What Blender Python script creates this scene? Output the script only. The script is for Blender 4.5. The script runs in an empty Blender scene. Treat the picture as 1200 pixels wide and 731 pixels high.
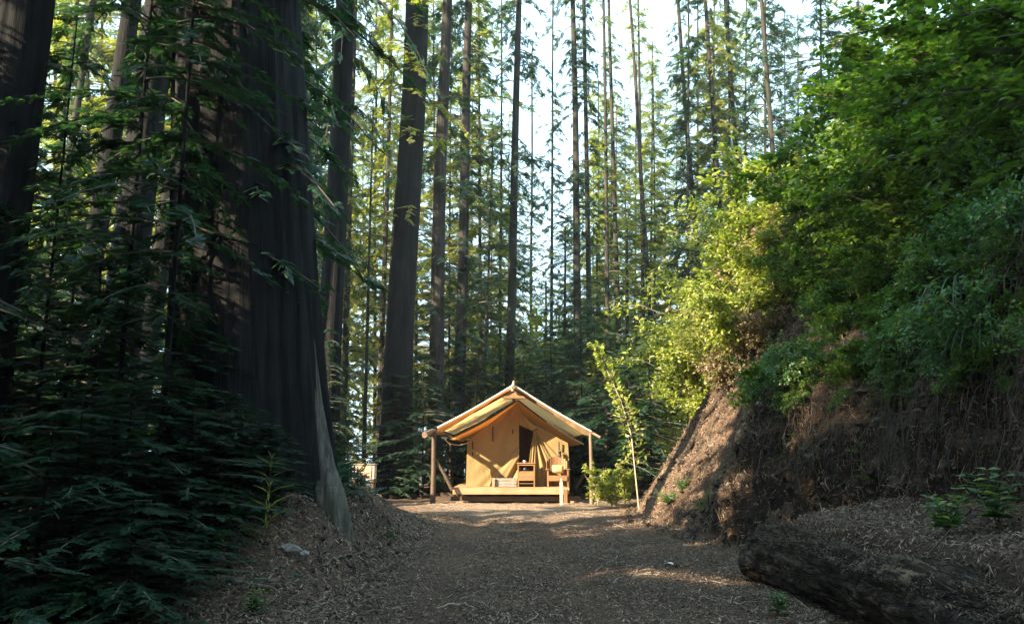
import bpy, math, random
import numpy as np
from mathutils import Vector, Matrix, Quaternion
R = math.radians
rnd = random.Random(7)
rng = np.random.default_rng(11)
scene = bpy.context.scene
col = scene.collection

# ------------------------------------------------------------------ camera, sky, sun, exposure
CAM_Z, PITCH, F = 1.4, R(10.04), 960.0
cam_d = bpy.data.cameras.new('camera')
cam_d.sensor_width = 36.0
cam_d.lens = F / 1200 * 36
cam_d.clip_end = 2000
cam = bpy.data.objects.new('camera', cam_d)
cam.location = (0, 0, CAM_Z)
cam.rotation_euler = (R(90) + PITCH, 0, 0)
col.objects.link(cam)
scene.camera = cam

SUN_EL, SUN_DX, SUN_DY = R(27), 1.0, 0.66          # light travels towards +x, +y, down
world = bpy.data.worlds.new('World')
scene.world = world
world.use_nodes = True
nt = world.node_tree
nt.nodes.clear()
wo = nt.nodes.new('ShaderNodeOutputWorld')
bg = nt.nodes.new('ShaderNodeBackground')
sky = nt.nodes.new('ShaderNodeTexSky')
sky.sky_type = 'NISHITA'
sky.sun_disc = False
sky.sun_elevation = SUN_EL
sky.sun_rotation = math.atan2(-SUN_DX, -SUN_DY)
sky.air_density = 1.0
sky.dust_density = 3.0
sky.ozone_density = 2.0
bg.inputs['Strength'].default_value = 0.078
# thin bright veil of cloud over the blue
_tc = nt.nodes.new('ShaderNodeTexCoord'); _mp = nt.nodes.new('ShaderNodeMapping'); _mp.inputs['Scale'].default_value = (1, 1, 2.5)
_nz = nt.nodes.new('ShaderNodeTexNoise'); _nz.inputs['Scale'].default_value = 2.2; _nz.inputs['Detail'].default_value = 6
_rp = nt.nodes.new('ShaderNodeValToRGB'); _rp.color_ramp.elements[0].position = 0.25; _rp.color_ramp.elements[1].position = 0.6
_rp.color_ramp.elements[0].color = (0.8, 0.8, 0.8, 1); _rp.color_ramp.elements[1].color = (1, 1, 1, 1)
_mx = nt.nodes.new('ShaderNodeMix'); _mx.data_type = 'RGBA'; _mx.inputs[7].default_value = (3.7, 5.6, 7.0, 1)
nt.links.new(_tc.outputs['Generated'], _mp.inputs[0]); nt.links.new(_mp.outputs[0], _nz.inputs['Vector']); nt.links.new(_nz.outputs['Fac'], _rp.inputs[0])
nt.links.new(_rp.outputs[0], _mx.inputs[0]); nt.links.new(sky.outputs[0], _mx.inputs[6]); nt.links.new(_mx.outputs[2], bg.inputs[0])
nt.links.new(bg.outputs[0], wo.inputs[0])
sun_d = bpy.data.lights.new('sun', 'SUN')
sun_d.energy = 5.0
sun_d.angle = R(0.6)
sun_d.color = (1.0, 0.85, 0.62)
sun = bpy.data.objects.new('sun', sun_d)
_dl = math.hypot(SUN_DX, SUN_DY)
SUN_DIR = Vector((SUN_DX / _dl * math.cos(SUN_EL), SUN_DY / _dl * math.cos(SUN_EL), -math.sin(SUN_EL)))
sun.rotation_euler = SUN_DIR.to_track_quat('-Z', 'Y').to_euler()
sun.location = (-30, -15, 40)
col.objects.link(sun)
vs = scene.view_settings
vs.view_transform = 'Standard'
vs.look = 'None'
vs.exposure = 2.3
vs.gamma = 1.0
vs.use_curve_mapping = False
cy = scene.cycles
cy.max_bounces = 7
cy.diffuse_bounces = 4
cy.glossy_bounces = 2
cy.transmission_bounces = 4
cy.transparent_max_bounces = 4
cy.use_denoising = True
cy.caustics_reflective = False
cy.caustics_refractive = False

# ------------------------------------------------------------------ pixel <-> world (photo pixels, 1200 x 731)
def ray(px, py):
    u, v = (px - 600) / F, (365.5 - py) / F
    c, s = math.cos(PITCH), math.sin(PITCH)
    return Vector((u, c - v * s, s + v * c))
def P(px, py, Y):
    d = ray(px, py)
    return Vector((0, 0, CAM_Z)) + d * (Y / d.y)

# ------------------------------------------------------------------ noise
def _hash(ix, iy, seed):
    h = (ix * 374761393 + iy * 668265263 + seed * 974634777) & 0xffffffff
    h = ((h ^ (h >> 13)) * 1274126177) & 0xffffffff
    return ((h ^ (h >> 16)) & 0xffff) / 65535.0
def vnoise(x, y, seed=0):
    x = np.asarray(x, float); y = np.asarray(y, float)
    ix = np.floor(x).astype(np.int64); iy = np.floor(y).astype(np.int64)
    fx = x - ix; fy = y - iy
    fx = fx * fx * (3 - 2 * fx); fy = fy * fy * (3 - 2 * fy)
    a = _hash(ix, iy, seed); b = _hash(ix + 1, iy, seed)
    c = _hash(ix, iy + 1, seed); d = _hash(ix + 1, iy + 1, seed)
    return (a * (1 - fx) + b * fx) * (1 - fy) + (c * (1 - fx) + d * fx) * fy - 0.5
def fbm(x, y, seed=0, oct=4):
    r = 0; amp = 1.0; f = 1.0
    for i in range(oct):
        r = r + amp * vnoise(x * f, y * f, seed + i * 17)
        amp *= 0.5; f *= 2.03
    return r
def sstep(a, b, x):
    t = np.clip((x - a) / (b - a), 0, 1)
    return t * t * (3 - 2 * t)

# ------------------------------------------------------------------ terrain height
def edge_right(y):
    return np.interp(y, [0, 8, 10.5, 12.4, 14, 16, 18, 21, 23, 27, 35, 60, 120], [4.6, 4.7, 4.6, 3.95, 3.6, 3.35, 3.1, 3.3, 3.9, 5.6, 9, 16, 30])
def edge_left(y):
    return np.interp(y, [0, 7, 8.5, 10, 13, 16, 18, 20, 23, 30], [-2.7, -2.45, -1.95, -1.6, -1.45, -1.5, -2.0, -3.0, -4.8, -8])
def H(x, y):
    x = np.asarray(x, float); y = np.asarray(y, float)
    z = 0.12 * sstep(17, 23, y) + 0.05 * fbm(x * 0.6, y * 0.6, 3) + 0.025 * fbm(x * 3, y * 3, 5, 3)
    # right: shelf behind the rotten log, then the cut bank
    e = edge_right(y) + 0.45 * fbm(y * 0.55 + x * 0.15, y * 0.1, 9, 3)
    d = x - e
    near = 1 - sstep(12.8, 15.6, y)
    shelf = (0.66 * sstep(3.0, 3.42, x) + 0.2 * np.clip(x - 3.2, 0, 3)) * (1 - sstep(9.9, 11.0, y))
    zn = shelf + 2.2 * sstep(-0.05, 0.6, d) + 0.75 * np.clip(d - 0.4, 0, 5) + 0.45 * np.clip(d - 5, 0, 60)
    zf = 1.45 * np.clip(d, 0, 3.6) + 0.7 * np.clip(d - 3.6, 0, 10) + 0.25 * np.clip(d - 13.6, 0, 60)
    zr = zn * near + zf * (1 - near)
    onb = sstep(-0.3, 0.6, d)
    zr = zr + onb * (0.42 * fbm(x * 0.9, y * 0.9, 21, 4) + 0.14 * fbm(x * 4, y * 4, 23, 3))
    hill = np.clip(zr, 0, 40)
    hill = np.where(hill > 10, 10 + (hill - 10) * 0.45, hill)
    z = z + hill
    # left: low shoulder, debris mound, drop into the gully
    l = edge_left(y)
    g = np.clip(l - x, 0, 50)
    z = z + 0.95 * sstep(-0.1, 1.05, g) * (1 - sstep(12.5, 16, y)) * sstep(7.0, 9.9, y)
    mn = np.exp(-((x + 3.35) / 1.5) ** 2 - ((y - 17.0) / 2.4) ** 2)
    z = z + mn * (0.25 * fbm(x * 1.3, y * 1.3, 61, 4) + 0.10 * fbm(x * 7, y * 7, 63, 3))
    z = z + 0.72 * np.exp(-((x + 3.15) / 1.2) ** 2 - ((y - 16.6) / 1.9) ** 2)
    z = z - 1.0 * sstep(2.0, 4.5, g) * (1 - sstep(12, 15, y))
    z = z - 0.028 * np.clip(y - 34, 0, 400) * (1 - sstep(2, 14, x)) 
    rx = 0.08 * np.sin(y * 0.35)
    z = z - 0.035 * (np.exp(-((x + 0.75 - rx) / 0.22) ** 2) + np.exp(-((x - 0.8 - rx) / 0.22) ** 2)) * (1 - sstep(19, 22, y))
    return z
def hz(x, y): return float(H(x, y))
def ground(x, y): return Vector((x, y, hz(x, y)))
def hit(px, py, t0=4.0):
    d = ray(px, py); o = Vector((0, 0, CAM_Z)); t = t0
    while t < 200:
        p = o + d * t
        if p.z < hz(p.x, p.y): return p
        t += 0.04
    return o + d * 60

# ------------------------------------------------------------------ mesh builder
class MB:
    def __init__(s): s.v = []; s.f = []; s.m = []; s.n = 0
    def add(s, verts, faces, mat=0):
        verts = np.asarray(verts, float).reshape(-1, 3)
        faces = np.asarray(faces, np.int64)
        s.v.append(verts); s.f.append(faces + s.n); s.m.append(np.full(len(faces), mat)); s.n += len(verts)
    def box(s, c, size, rot=None, mat=0, bev=0.0):
        hx, hy, hz_ = [a / 2 for a in size]
        v = np.array([[x, y, z] for x in (-hx, hx) for y in (-hy, hy) for z in (-hz_, hz_)])
        if rot is not None: v = v @ np.array(rot.to_3x3()).T
        f = [[0, 1, 3, 2], [4, 6, 7, 5], [0, 4, 5, 1], [2, 3, 7, 6], [0, 2, 6, 4], [1, 5, 7, 3]]
        s.add(v + np.array(c), f, mat)
    def tube(s, pts, rad, n=8, mat=0, cap=True, jit=None):
        pts = [Vector(p) for p in pts]; k = len(pts)
        if not hasattr(rad, '__len__'): rad = [rad] * k
        t = (pts[1] - pts[0]).normalized()
        a = t.orthogonal().normalized(); V = []
        for i in range(k):
            t2 = (pts[min(i + 1, k - 1)] - pts[max(i - 1, 0)]).normalized()
            q = t.rotation_difference(t2); a = (q @ a).normalized(); t = t2
            b = t.cross(a)
            for j in range(n):
                an = 2 * math.pi * j / n
                rr = rad[i] * (1 if jit is None else jit(i, j))
                V.append(pts[i] + (a * math.cos(an) + b * math.sin(an)) * rr)
        Fc = [[i * n + j, i * n + (j + 1) % n, (i + 1) * n + (j + 1) % n, (i + 1) * n + j] for i in range(k - 1) for j in range(n)]
        s.add([tuple(v) for v in V], Fc, mat)
        if cap:
            for i in (0, k - 1):
                c = pts[i]; ring = V[i * n:(i + 1) * n]
                s.add([tuple(c)] + [tuple(v) for v in ring], [[0, 1 + j, 1 + (j + 1) % n] if i else [0, 1 + (j + 1) % n, 1 + j] for j in range(n)], mat)
    def grid(s, G, mat=0, mask=None):
        G = np.asarray(G, float); a, b = G.shape[:2]
        i, j = np.meshgrid(np.arange(a - 1), np.arange(b - 1), indexing='ij')
        f = np.stack([i * b + j, (i + 1) * b + j, (i + 1) * b + j + 1, i * b + j + 1], -1)
        f = f.reshape(-1, 4) if mask is None else f[mask]
        s.add(G.reshape(-1, 3), f, mat)
    def mesh(s, name, mats, smooth=False):
        me = bpy.data.meshes.new(name)
        V = np.concatenate(s.v)
        me.vertices.add(len(V)); me.vertices.foreach_set('co', V.astype(np.float32).ravel())
        tot = np.concatenate([np.full(len(f), f.shape[1]) for f in s.f])
        loops = np.concatenate([f.ravel() for f in s.f])
        me.loops.add(len(loops)); me.loops.foreach_set('vertex_index', loops.astype(np.int32))
        me.polygons.add(len(tot))
        start = np.concatenate([[0], np.cumsum(tot)[:-1]])
        me.polygons.foreach_set('loop_start', start.astype(np.int32))
        me.polygons.foreach_set('loop_total', tot.astype(np.int32))
        me.polygons.foreach_set('material_index', np.concatenate(s.m).astype(np.int32))
        me.polygons.foreach_set('use_smooth', np.full(len(tot), smooth))
        for m in (mats if isinstance(mats, (list, tuple)) else [mats]): me.materials.append(m)
        me.update(calc_edges=True)
        return me
    def build(s, name, mats, parent=None, smooth=False):
        return link(name, s.mesh(name, mats, smooth), parent)
def link(name, me, parent=None):
    o = bpy.data.objects.new(name, me); col.objects.link(o)
    if parent is not None: o.parent = parent
    return o
def tag(o, label=None, cat=None, group=None, kind=None):
    if label: o['label'] = label
    if cat: o['category'] = cat
    if group: o['group'] = group
    if kind: o['kind'] = kind
    return o
def empty(name, loc=(0, 0, 0)):
    o = bpy.data.objects.new(name, None); o.location = loc; col.objects.link(o)
    return o

# ------------------------------------------------------------------ materials
def newmat(name):
    m = bpy.data.materials.new(name); m.use_nodes = True
    n = m.node_tree; n.nodes.clear()
    out = n.nodes.new('ShaderNodeOutputMaterial')
    return m, n, out
def ramp(n, fac, stops):
    r = n.nodes.new('ShaderNodeValToRGB')
    el = r.color_ramp.elements
    while len(el) < len(stops): el.new(0.5)
    for e, (p, c) in zip(el, stops): e.position = p; e.color = (*c, 1)
    n.links.new(fac, r.inputs[0])
    return r.outputs[0]
def coords(n, scale, which='Object'):
    tc = n.nodes.new('ShaderNodeTexCoord'); mp = n.nodes.new('ShaderNodeMapping')
    mp.inputs['Scale'].default_value = scale
    n.links.new(tc.outputs[which], mp.inputs[0])
    return mp.outputs[0]
def noise(n, vec, scale, detail=5, rough=0.6, dist=0.0):
    t = n.nodes.new('ShaderNodeTexNoise')
    t.inputs['Scale'].default_value = scale; t.inputs['Detail'].default_value = detail
    t.inputs['Roughness'].default_value = rough; t.inputs['Distortion'].default_value = dist
    if vec is not None: n.links.new(vec, t.inputs['Vector'])
    return t.outputs['Fac']
def bump(n, h, strength, dist=0.02):
    b = n.nodes.new('ShaderNodeBump'); b.inputs['Strength'].default_value = strength; b.inputs['Distance'].default_value = dist
    n.links.new(h, b.inputs['Height'])
    return b.outputs[0]
def mixc(n, fac, a, b):
    m = n.nodes.new('ShaderNodeMix'); m.data_type = 'RGBA'
    for s_, v in ((0, fac), (6, a), (7, b)):
        if isinstance(v, (float, int)): m.inputs[s_].default_value = v
        elif isinstance(v, tuple): m.inputs[s_].default_value = (*v, 1)
        else: n.links.new(v, m.inputs[s_])
    return m.outputs[2]
def leaf_mat(name, stops, trans=0.4, rough=0.5, tint=(0.85, 0.95, 0.35), spec=0.3, objvar=0.0, obj2=(0.1, 0.12, 0.02)):
    m, n, out = newmat(name)
    g = n.nodes.new('ShaderNodeNewGeometry')
    c = ramp(n, g.outputs['Random Per Island'], stops)
    if objvar:
        oi = n.nodes.new('ShaderNodeObjectInfo')
        mm = n.nodes.new('ShaderNodeMath'); mm.operation = 'MULTIPLY'; mm.inputs[1].default_value = objvar
        n.links.new(oi.outputs['Random'], mm.inputs[0])
        c = mixc(n, mm.outputs[0], c, obj2)
    p = n.nodes.new('ShaderNodeBsdfPrincipled')
    p.inputs['Roughness'].default_value = rough
    p.inputs['Specular IOR Level'].default_value = spec
    n.links.new(c, p.inputs['Base Color'])
    t = n.nodes.new('ShaderNodeBsdfTranslucent')
    hs = n.nodes.new('ShaderNodeMix'); hs.data_type = 'RGBA'; hs.blend_type = 'MULTIPLY'
    hs.inputs[0].default_value = 0.0
    sc = n.nodes.new('ShaderNodeVectorMath'); sc.operation = 'MULTIPLY'
    n.links.new(c, sc.inputs[0]); sc.inputs[1].default_value = tuple(1.9 * a for a in tint)
    n.links.new(sc.outputs[0], t.inputs[0])
    mx = n.nodes.new('ShaderNodeMixShader'); mx.inputs[0].default_value = trans
    n.nodes.remove(hs)
    n.links.new(p.outputs[0], mx.inputs[1]); n.links.new(t.outputs[0], mx.inputs[2])
    n.links.new(mx.outputs[0], out.inputs[0])
    return m
def bark_mat(name, dark, light, su=14, sv=0.9, strength=0.9, moss=None):
    m, n, out = newmat(name)
    v = coords(n, (su, su, sv))
    f = noise(n, v, 1.0, 7, 0.65, 0.6)
    v2 = coords(n, (3, 3, 2.2)); f2 = noise(n, v2, 1.0, 4)
    c = ramp(n, f, [(0.32, dark), (0.5, tuple((a + b) / 2 for a, b in zip(dark, light))), (0.68, light)])
    c = mixc(n, ramp(n, f2, [(0.4, (0, 0, 0)), (0.7, (0.55, 0.55, 0.55))]), c, moss if moss else tuple(a * 0.7 for a in dark))
    p = n.nodes.new('ShaderNodeBsdfPrincipled'); p.inputs['Roughness'].default_value = 0.9
    p.inputs['Specular IOR Level'].default_value = 0.2
    n.links.new(c, p.inputs['Base Color'])
    n.links.new(bump(n, f, strength, 0.06), p.inputs['Normal'])
    n.links.new(p.outputs[0], out.inputs[0])
    return m
def wood_mat(name, dark, light, scale=(3, 3, 3), axis=0, rough=0.6):
    m, n, out = newmat(name)
    sc = [26, 26, 26]; sc[axis] = 1.6
    v = coords(n, tuple(sc)); f = noise(n, v, 1.0, 5, 0.6, 0.8)
    f2 = noise(n, coords(n, (2.3, 2.3, 2.3)), 1.0, 3)
    c = ramp(n, f, [(0.3, dark), (0.65, light)])
    c = mixc(n, ramp(n, f2, [(0.45, (0, 0, 0)), (0.75, (0.5, 0.5, 0.5))]), c, tuple(a * 0.6 for a in dark))
    p = n.nodes.new('ShaderNodeBsdfPrincipled'); p.inputs['Roughness'].default_value = rough
    n.links.new(c, p.inputs['Base Color']); n.links.new(bump(n, f, 0.3, 0.01), p.inputs['Normal'])
    n.links.new(p.outputs[0], out.inputs[0])
    return m
def canvas_mat(name, base, trans=0.3, dirt=(0.25, 0.15, 0.06)):
    m, n, out = newmat(name)
    f = noise(n, coords(n, (1.4, 1.4, 0.7)), 1.6, 6, 0.65, 0.4)
    c = ramp(n, f, [(0.3, tuple(a * 0.78 for a in base)), (0.55, base), (0.8, tuple(min(1, a * 1.12) for a in base))])
    st = noise(n, coords(n, (5, 5, 0.6)), 1.0, 5, 0.7)
    c = mixc(n, ramp(n, st, [(0.55, (0, 0, 0)), (0.8, (0.35, 0.35, 0.35))]), c, dirt)
    weave = noise(n, coords(n, (90, 90, 90)), 1.0, 2)
    wr = noise(n, coords(n, (2.2, 2.2, 1.1)), 1.5, 4, 0.55, 1.2)
    ad = n.nodes.new('ShaderNodeMath'); ad.operation = 'MULTIPLY_ADD'; ad.inputs[1].default_value = 0.06
    n.links.new(weave, ad.inputs[0]); n.links.new(wr, ad.inputs[2])
    nb = bump(n, ad.outputs[0], 0.55, 0.05)
    p = n.nodes.new('ShaderNodeBsdfDiffuse'); t = n.nodes.new('ShaderNodeBsdfTranslucent')
    n.links.new(c, p.inputs[0]); n.links.new(nb, p.inputs['Normal'])
    t.inputs[0].default_value = (min(1, base[0] * 1.15), base[1] * 0.98, base[2] * 0.75, 1)
    mx = n.nodes.new('ShaderNodeMixShader'); mx.inputs[0].default_value = trans
    n.links.new(p.outputs[0], mx.inputs[1]); n.links.new(t.outputs[0], mx.inputs[2]); n.links.new(mx.outputs[0], out.inputs[0])
    return m
def plain_mat(name, c, rough=0.6, metal=0.0, var=0.25, scale=8):
    m, n, out = newmat(name)
    f = noise(n, coords(n, (scale,) * 3), 1.0, 4)
    cc = ramp(n, f, [(0.3, tuple(a * (1 - var) for a in c)), (0.7, tuple(min(1, a * (1 + var)) for a in c))])
    p = n.nodes.new('ShaderNodeBsdfPrincipled'); p.inputs['Roughness'].default_value = rough; p.inputs['Metallic'].default_value = metal
    n.links.new(cc, p.inputs['Base Color']); n.links.new(p.outputs[0], out.inputs[0])
    return m
def chips_mat(name, stops, rough=0.8):
    m, n, out = newmat(name)
    g = n.nodes.new('ShaderNodeNewGeometry')
    c = ramp(n, g.outputs['Random Per Island'], stops)
    p = n.nodes.new('ShaderNodeBsdfPrincipled'); p.inputs['Roughness'].default_value = rough
    p.inputs['Specular IOR Level'].default_value = 0.25
    n.links.new(c, p.inputs['Base Color']); n.links.new(p.outputs[0], out.inputs[0])
    return m

M = {}
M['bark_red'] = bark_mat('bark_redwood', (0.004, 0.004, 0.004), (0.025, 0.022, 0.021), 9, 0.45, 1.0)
M['bark_grey'] = bark_mat('bark_grey', (0.018, 0.016, 0.014), (0.085, 0.07, 0.058), 12, 0.7, 0.9)
M['bark_far'] = bark_mat('bark_far', (0.015, 0.014, 0.012), (0.06, 0.05, 0.04), 10, 1.0, 0.7, moss=(0.05, 0.06, 0.03))
M['snag'] = bark_mat('bare_snag', (0.04, 0.036, 0.03), (0.24, 0.21, 0.17), 16, 0.8, 0.8, moss=(0.09, 0.10, 0.06))
M['limb'] = bark_mat('dead_limb', (0.07, 0.055, 0.04), (0.32, 0.25, 0.18), 30, 3, 0.6)
M['twig'] = plain_mat('twig', (0.09, 0.065, 0.045), 0.8)
M['pale_twig'] = plain_mat('pale_twig', (0.34, 0.27, 0.19), 0.7)
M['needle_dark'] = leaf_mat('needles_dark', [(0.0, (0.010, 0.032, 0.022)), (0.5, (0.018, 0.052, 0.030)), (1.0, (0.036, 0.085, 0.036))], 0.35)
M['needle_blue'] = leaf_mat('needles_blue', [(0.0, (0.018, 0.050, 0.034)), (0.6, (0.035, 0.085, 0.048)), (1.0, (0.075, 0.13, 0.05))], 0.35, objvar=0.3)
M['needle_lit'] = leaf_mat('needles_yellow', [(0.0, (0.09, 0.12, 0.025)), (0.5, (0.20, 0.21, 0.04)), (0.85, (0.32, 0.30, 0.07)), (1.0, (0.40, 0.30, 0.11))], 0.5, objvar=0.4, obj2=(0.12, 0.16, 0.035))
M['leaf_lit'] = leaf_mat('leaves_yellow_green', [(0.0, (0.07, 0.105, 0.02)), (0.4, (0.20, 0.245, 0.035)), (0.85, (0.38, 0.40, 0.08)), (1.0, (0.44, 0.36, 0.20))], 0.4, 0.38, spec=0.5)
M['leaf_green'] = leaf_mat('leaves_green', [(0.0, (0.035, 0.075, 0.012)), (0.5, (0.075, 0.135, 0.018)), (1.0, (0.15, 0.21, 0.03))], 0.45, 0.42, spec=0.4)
M['leaf_dry'] = leaf_mat('leaves_dry', [(0.0, (0.10, 0.09, 0.04)), (0.35, (0.13, 0.15, 0.05)), (0.7, (0.30, 0.20, 0.13)), (1.0, (0.48, 0.34, 0.25))], 0.25, 0.6, (1, 0.85, 0.6))
M['leaf_forb'] = leaf_mat('leaves_forb', [(0.0, (0.05, 0.14, 0.05)), (0.8, (0.10, 0.22, 0.07)), (1.0, (0.30, 0.34, 0.06))], 0.35, 0.4, spec=0.5)
M['grass'] = leaf_mat('grass_blades', [(0.0, (0.05, 0.10, 0.05)), (0.7, (0.10, 0.18, 0.08)), (1.0, (0.24, 0.24, 0.12))], 0.3, 0.4, spec=0.5)
M['root'] = plain_mat('rootlets', (0.12, 0.095, 0.07), 0.8, var=0.5, scale=3)
M['chips'] = chips_mat('litter_chips', [(0.0, (0.035, 0.025, 0.02)), (0.4, (0.13, 0.085, 0.06)), (0.72, (0.27, 0.18, 0.125)), (0.93, (0.36, 0.26, 0.19)), (1.0, (0.50, 0.40, 0.31))])
M['chips_red'] = chips_mat('bank_litter', [(0.0, (0.035, 0.023, 0.016)), (0.5, (0.12, 0.072, 0.042)), (0.85, (0.26, 0.165, 0.10)), (1.0, (0.42, 0.31, 0.21))])
M['chips_dark'] = chips_mat('log_litter', [(0.0, (0.03, 0.02, 0.015)), (0.6, (0.10, 0.065, 0.045)), (1.0, (0.22, 0.15, 0.10))])
M['wood_new'] = wood_mat('sawn_pine', (0.30, 0.165, 0.08), (0.46, 0.275, 0.15))
M['wood_dark'] = wood_mat('stained_timber', (0.045, 0.028, 0.017), (0.12, 0.07, 0.04))
M['wood_orange'] = wood_mat('oiled_cedar', (0.16, 0.075, 0.03), (0.30, 0.155, 0.06), axis=2)
M['wood_orange_x'] = wood_mat('oiled_cedar_boards', (0.18, 0.085, 0.032), (0.33, 0.175, 0.07))
M['wood_grey'] = wood_mat('weathered_wood', (0.13, 0.11, 0.09), (0.34, 0.30, 0.25))
M['pole'] = wood_mat('peeled_pole', (0.09, 0.055, 0.035), (0.24, 0.15, 0.095), axis=2)
M['pole_pale'] = wood_mat('pale_peeled_pole', (0.38, 0.26, 0.16), (0.62, 0.46, 0.31), axis=2)
M['canvas'] = canvas_mat('canvas', (0.42, 0.30, 0.135), 0.35)
M['canvas_fly'] = canvas_mat('canvas_fly', (0.60, 0.41, 0.22), 0.60)
M['canvas_shaded'] = canvas_mat('canvas_inside_shaded', (0.10, 0.075, 0.05), 0.0)  # tent's inner shade put into a darker canvas colour
M['canvas_roof'] = canvas_mat('canvas_roof', (0.55, 0.36, 0.19), 0.45)
M['hem'] = plain_mat('hem_webbing', (0.70, 0.62, 0.52), 0.8)
M['black'] = plain_mat('black_iron', (0.015, 0.015, 0.016), 0.4, 0.3)
M['strap'] = plain_mat('dark_strap', (0.03, 0.022, 0.016), 0.9)
M['rope'] = plain_mat('rope', (0.5, 0.42, 0.32), 0.9)
M['cream'] = plain_mat('cream_paint', (0.62, 0.50, 0.38), 0.6, var=0.08)
M['peach'] = plain_mat('peach_panel', (0.62, 0.38, 0.22), 0.7, var=0.1)
M['white'] = plain_mat('enamel', (0.75, 0.73, 0.68), 0.4, var=0.05)
M['stone'] = plain_mat('stone', (0.22, 0.20, 0.17), 0.9, var=0.4, scale=14)
M['log'] = bark_mat('rotten_log', (0.012, 0.011, 0.010), (0.12, 0.095, 0.075), 14, 5.0, 1.0, moss=(0.03, 0.04, 0.025))
def log_mat(name, stops, scale, st=1.0):
    m, n, out = newmat(name)
    f = noise(n, coords(n, scale), 1.0, 8, 0.7, 1.2); f2 = noise(n, coords(n, (3, 1.5, 3)), 1.0, 4)
    c = ramp(n, f, stops); c = mixc(n, ramp(n, f2, [(0.45, (0, 0, 0)), (0.62, (0.7, 0.7, 0.7))]), c, (0.022, 0.017, 0.013))
    p = n.nodes.new('ShaderNodeBsdfPrincipled'); p.inputs['Roughness'].default_value = 0.95; p.inputs['Specular IOR Level'].default_value = 0.15
    n.links.new(c, p.inputs['Base Color']); n.links.new(bump(n, f, st, 0.09), p.inputs['Normal']); n.links.new(p.outputs[0], out.inputs[0])
    return m
M['log'] = log_mat('rotten_log_wood', [(0.3, (0.012, 0.009, 0.008)), (0.48, (0.04, 0.028, 0.021)), (0.58, (0.14, 0.10, 0.072)), (0.72, (0.30, 0.23, 0.17))], (22, 2.6, 22), 1.0)
M['heart'] = bark_mat('log_heartwood', (0.08, 0.055, 0.035), (0.30, 0.22, 0.14), 30, 3.5, 0.8)

def soil_mat():
    m, n, out = newmat('forest_floor')
    v = coords(n, (1, 1, 1))
    big = noise(n, v, 0.5, 5, 0.6); mid = noise(n, v, 7, 8, 0.72, 0.5); fine = noise(n, coords(n, (55, 40, 40)), 1.0, 6, 0.75)
    c = ramp(n, fine, [(0.3, (0.04, 0.026, 0.018)), (0.5, (0.15, 0.098, 0.068)), (0.72, (0.34, 0.235, 0.165))])
    c = mixc(n, ramp(n, mid, [(0.38, (0, 0, 0)), (0.68, (0.6, 0.6, 0.6))]), c, (0.22, 0.125, 0.075))
    c = mixc(n, ramp(n, big, [(0.42, (0, 0, 0)), (0.6, (0.55, 0.55, 0.55))]), c, (0.055, 0.04, 0.032))
    # the bank: darker earth colour on steep faces
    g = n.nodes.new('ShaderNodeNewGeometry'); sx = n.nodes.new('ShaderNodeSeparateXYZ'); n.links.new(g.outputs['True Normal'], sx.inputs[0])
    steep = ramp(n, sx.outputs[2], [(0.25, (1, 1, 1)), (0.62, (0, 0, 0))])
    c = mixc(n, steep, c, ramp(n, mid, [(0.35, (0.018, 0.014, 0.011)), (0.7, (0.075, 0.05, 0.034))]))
    # sunlit band before the tent, painted paler into the soil colour
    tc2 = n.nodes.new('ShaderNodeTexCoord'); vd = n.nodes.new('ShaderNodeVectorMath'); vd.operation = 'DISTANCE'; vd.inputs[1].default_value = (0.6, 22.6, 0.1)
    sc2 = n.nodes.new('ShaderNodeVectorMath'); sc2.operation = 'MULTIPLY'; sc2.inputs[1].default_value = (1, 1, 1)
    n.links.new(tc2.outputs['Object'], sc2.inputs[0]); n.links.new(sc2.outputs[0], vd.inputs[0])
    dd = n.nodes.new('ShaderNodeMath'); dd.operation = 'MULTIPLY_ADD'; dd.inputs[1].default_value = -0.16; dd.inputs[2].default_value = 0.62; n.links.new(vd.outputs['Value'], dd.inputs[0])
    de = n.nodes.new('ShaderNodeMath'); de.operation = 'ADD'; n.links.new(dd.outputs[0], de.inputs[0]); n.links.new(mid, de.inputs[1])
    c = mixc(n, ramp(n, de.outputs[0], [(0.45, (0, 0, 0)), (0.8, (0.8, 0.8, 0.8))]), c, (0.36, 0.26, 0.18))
    p = n.nodes.new('ShaderNodeBsdfPrincipled'); p.inputs['Roughness'].default_value = 0.95; p.inputs['Specular IOR Level'].default_value = 0.15
    n.links.new(c, p.inputs['Base Color'])
    ad = n.nodes.new('ShaderNodeMath'); ad.operation = 'ADD'
    n.links.new(mid, ad.inputs[0]); n.links.new(fine, ad.inputs[1])
    n.links.new(bump(n, ad.outputs[0], 0.9, 0.05), p.inputs['Normal'])
    n.links.new(p.outputs[0], out.inputs[0])
    return m
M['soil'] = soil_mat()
M['soil_clod'] = chips_mat('soil_clods', [(0.0, (0.02, 0.015, 0.011)), (0.6, (0.06, 0.04, 0.028)), (0.95, (0.12, 0.085, 0.06)), (1.0, (0.25, 0.21, 0.17))])

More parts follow.
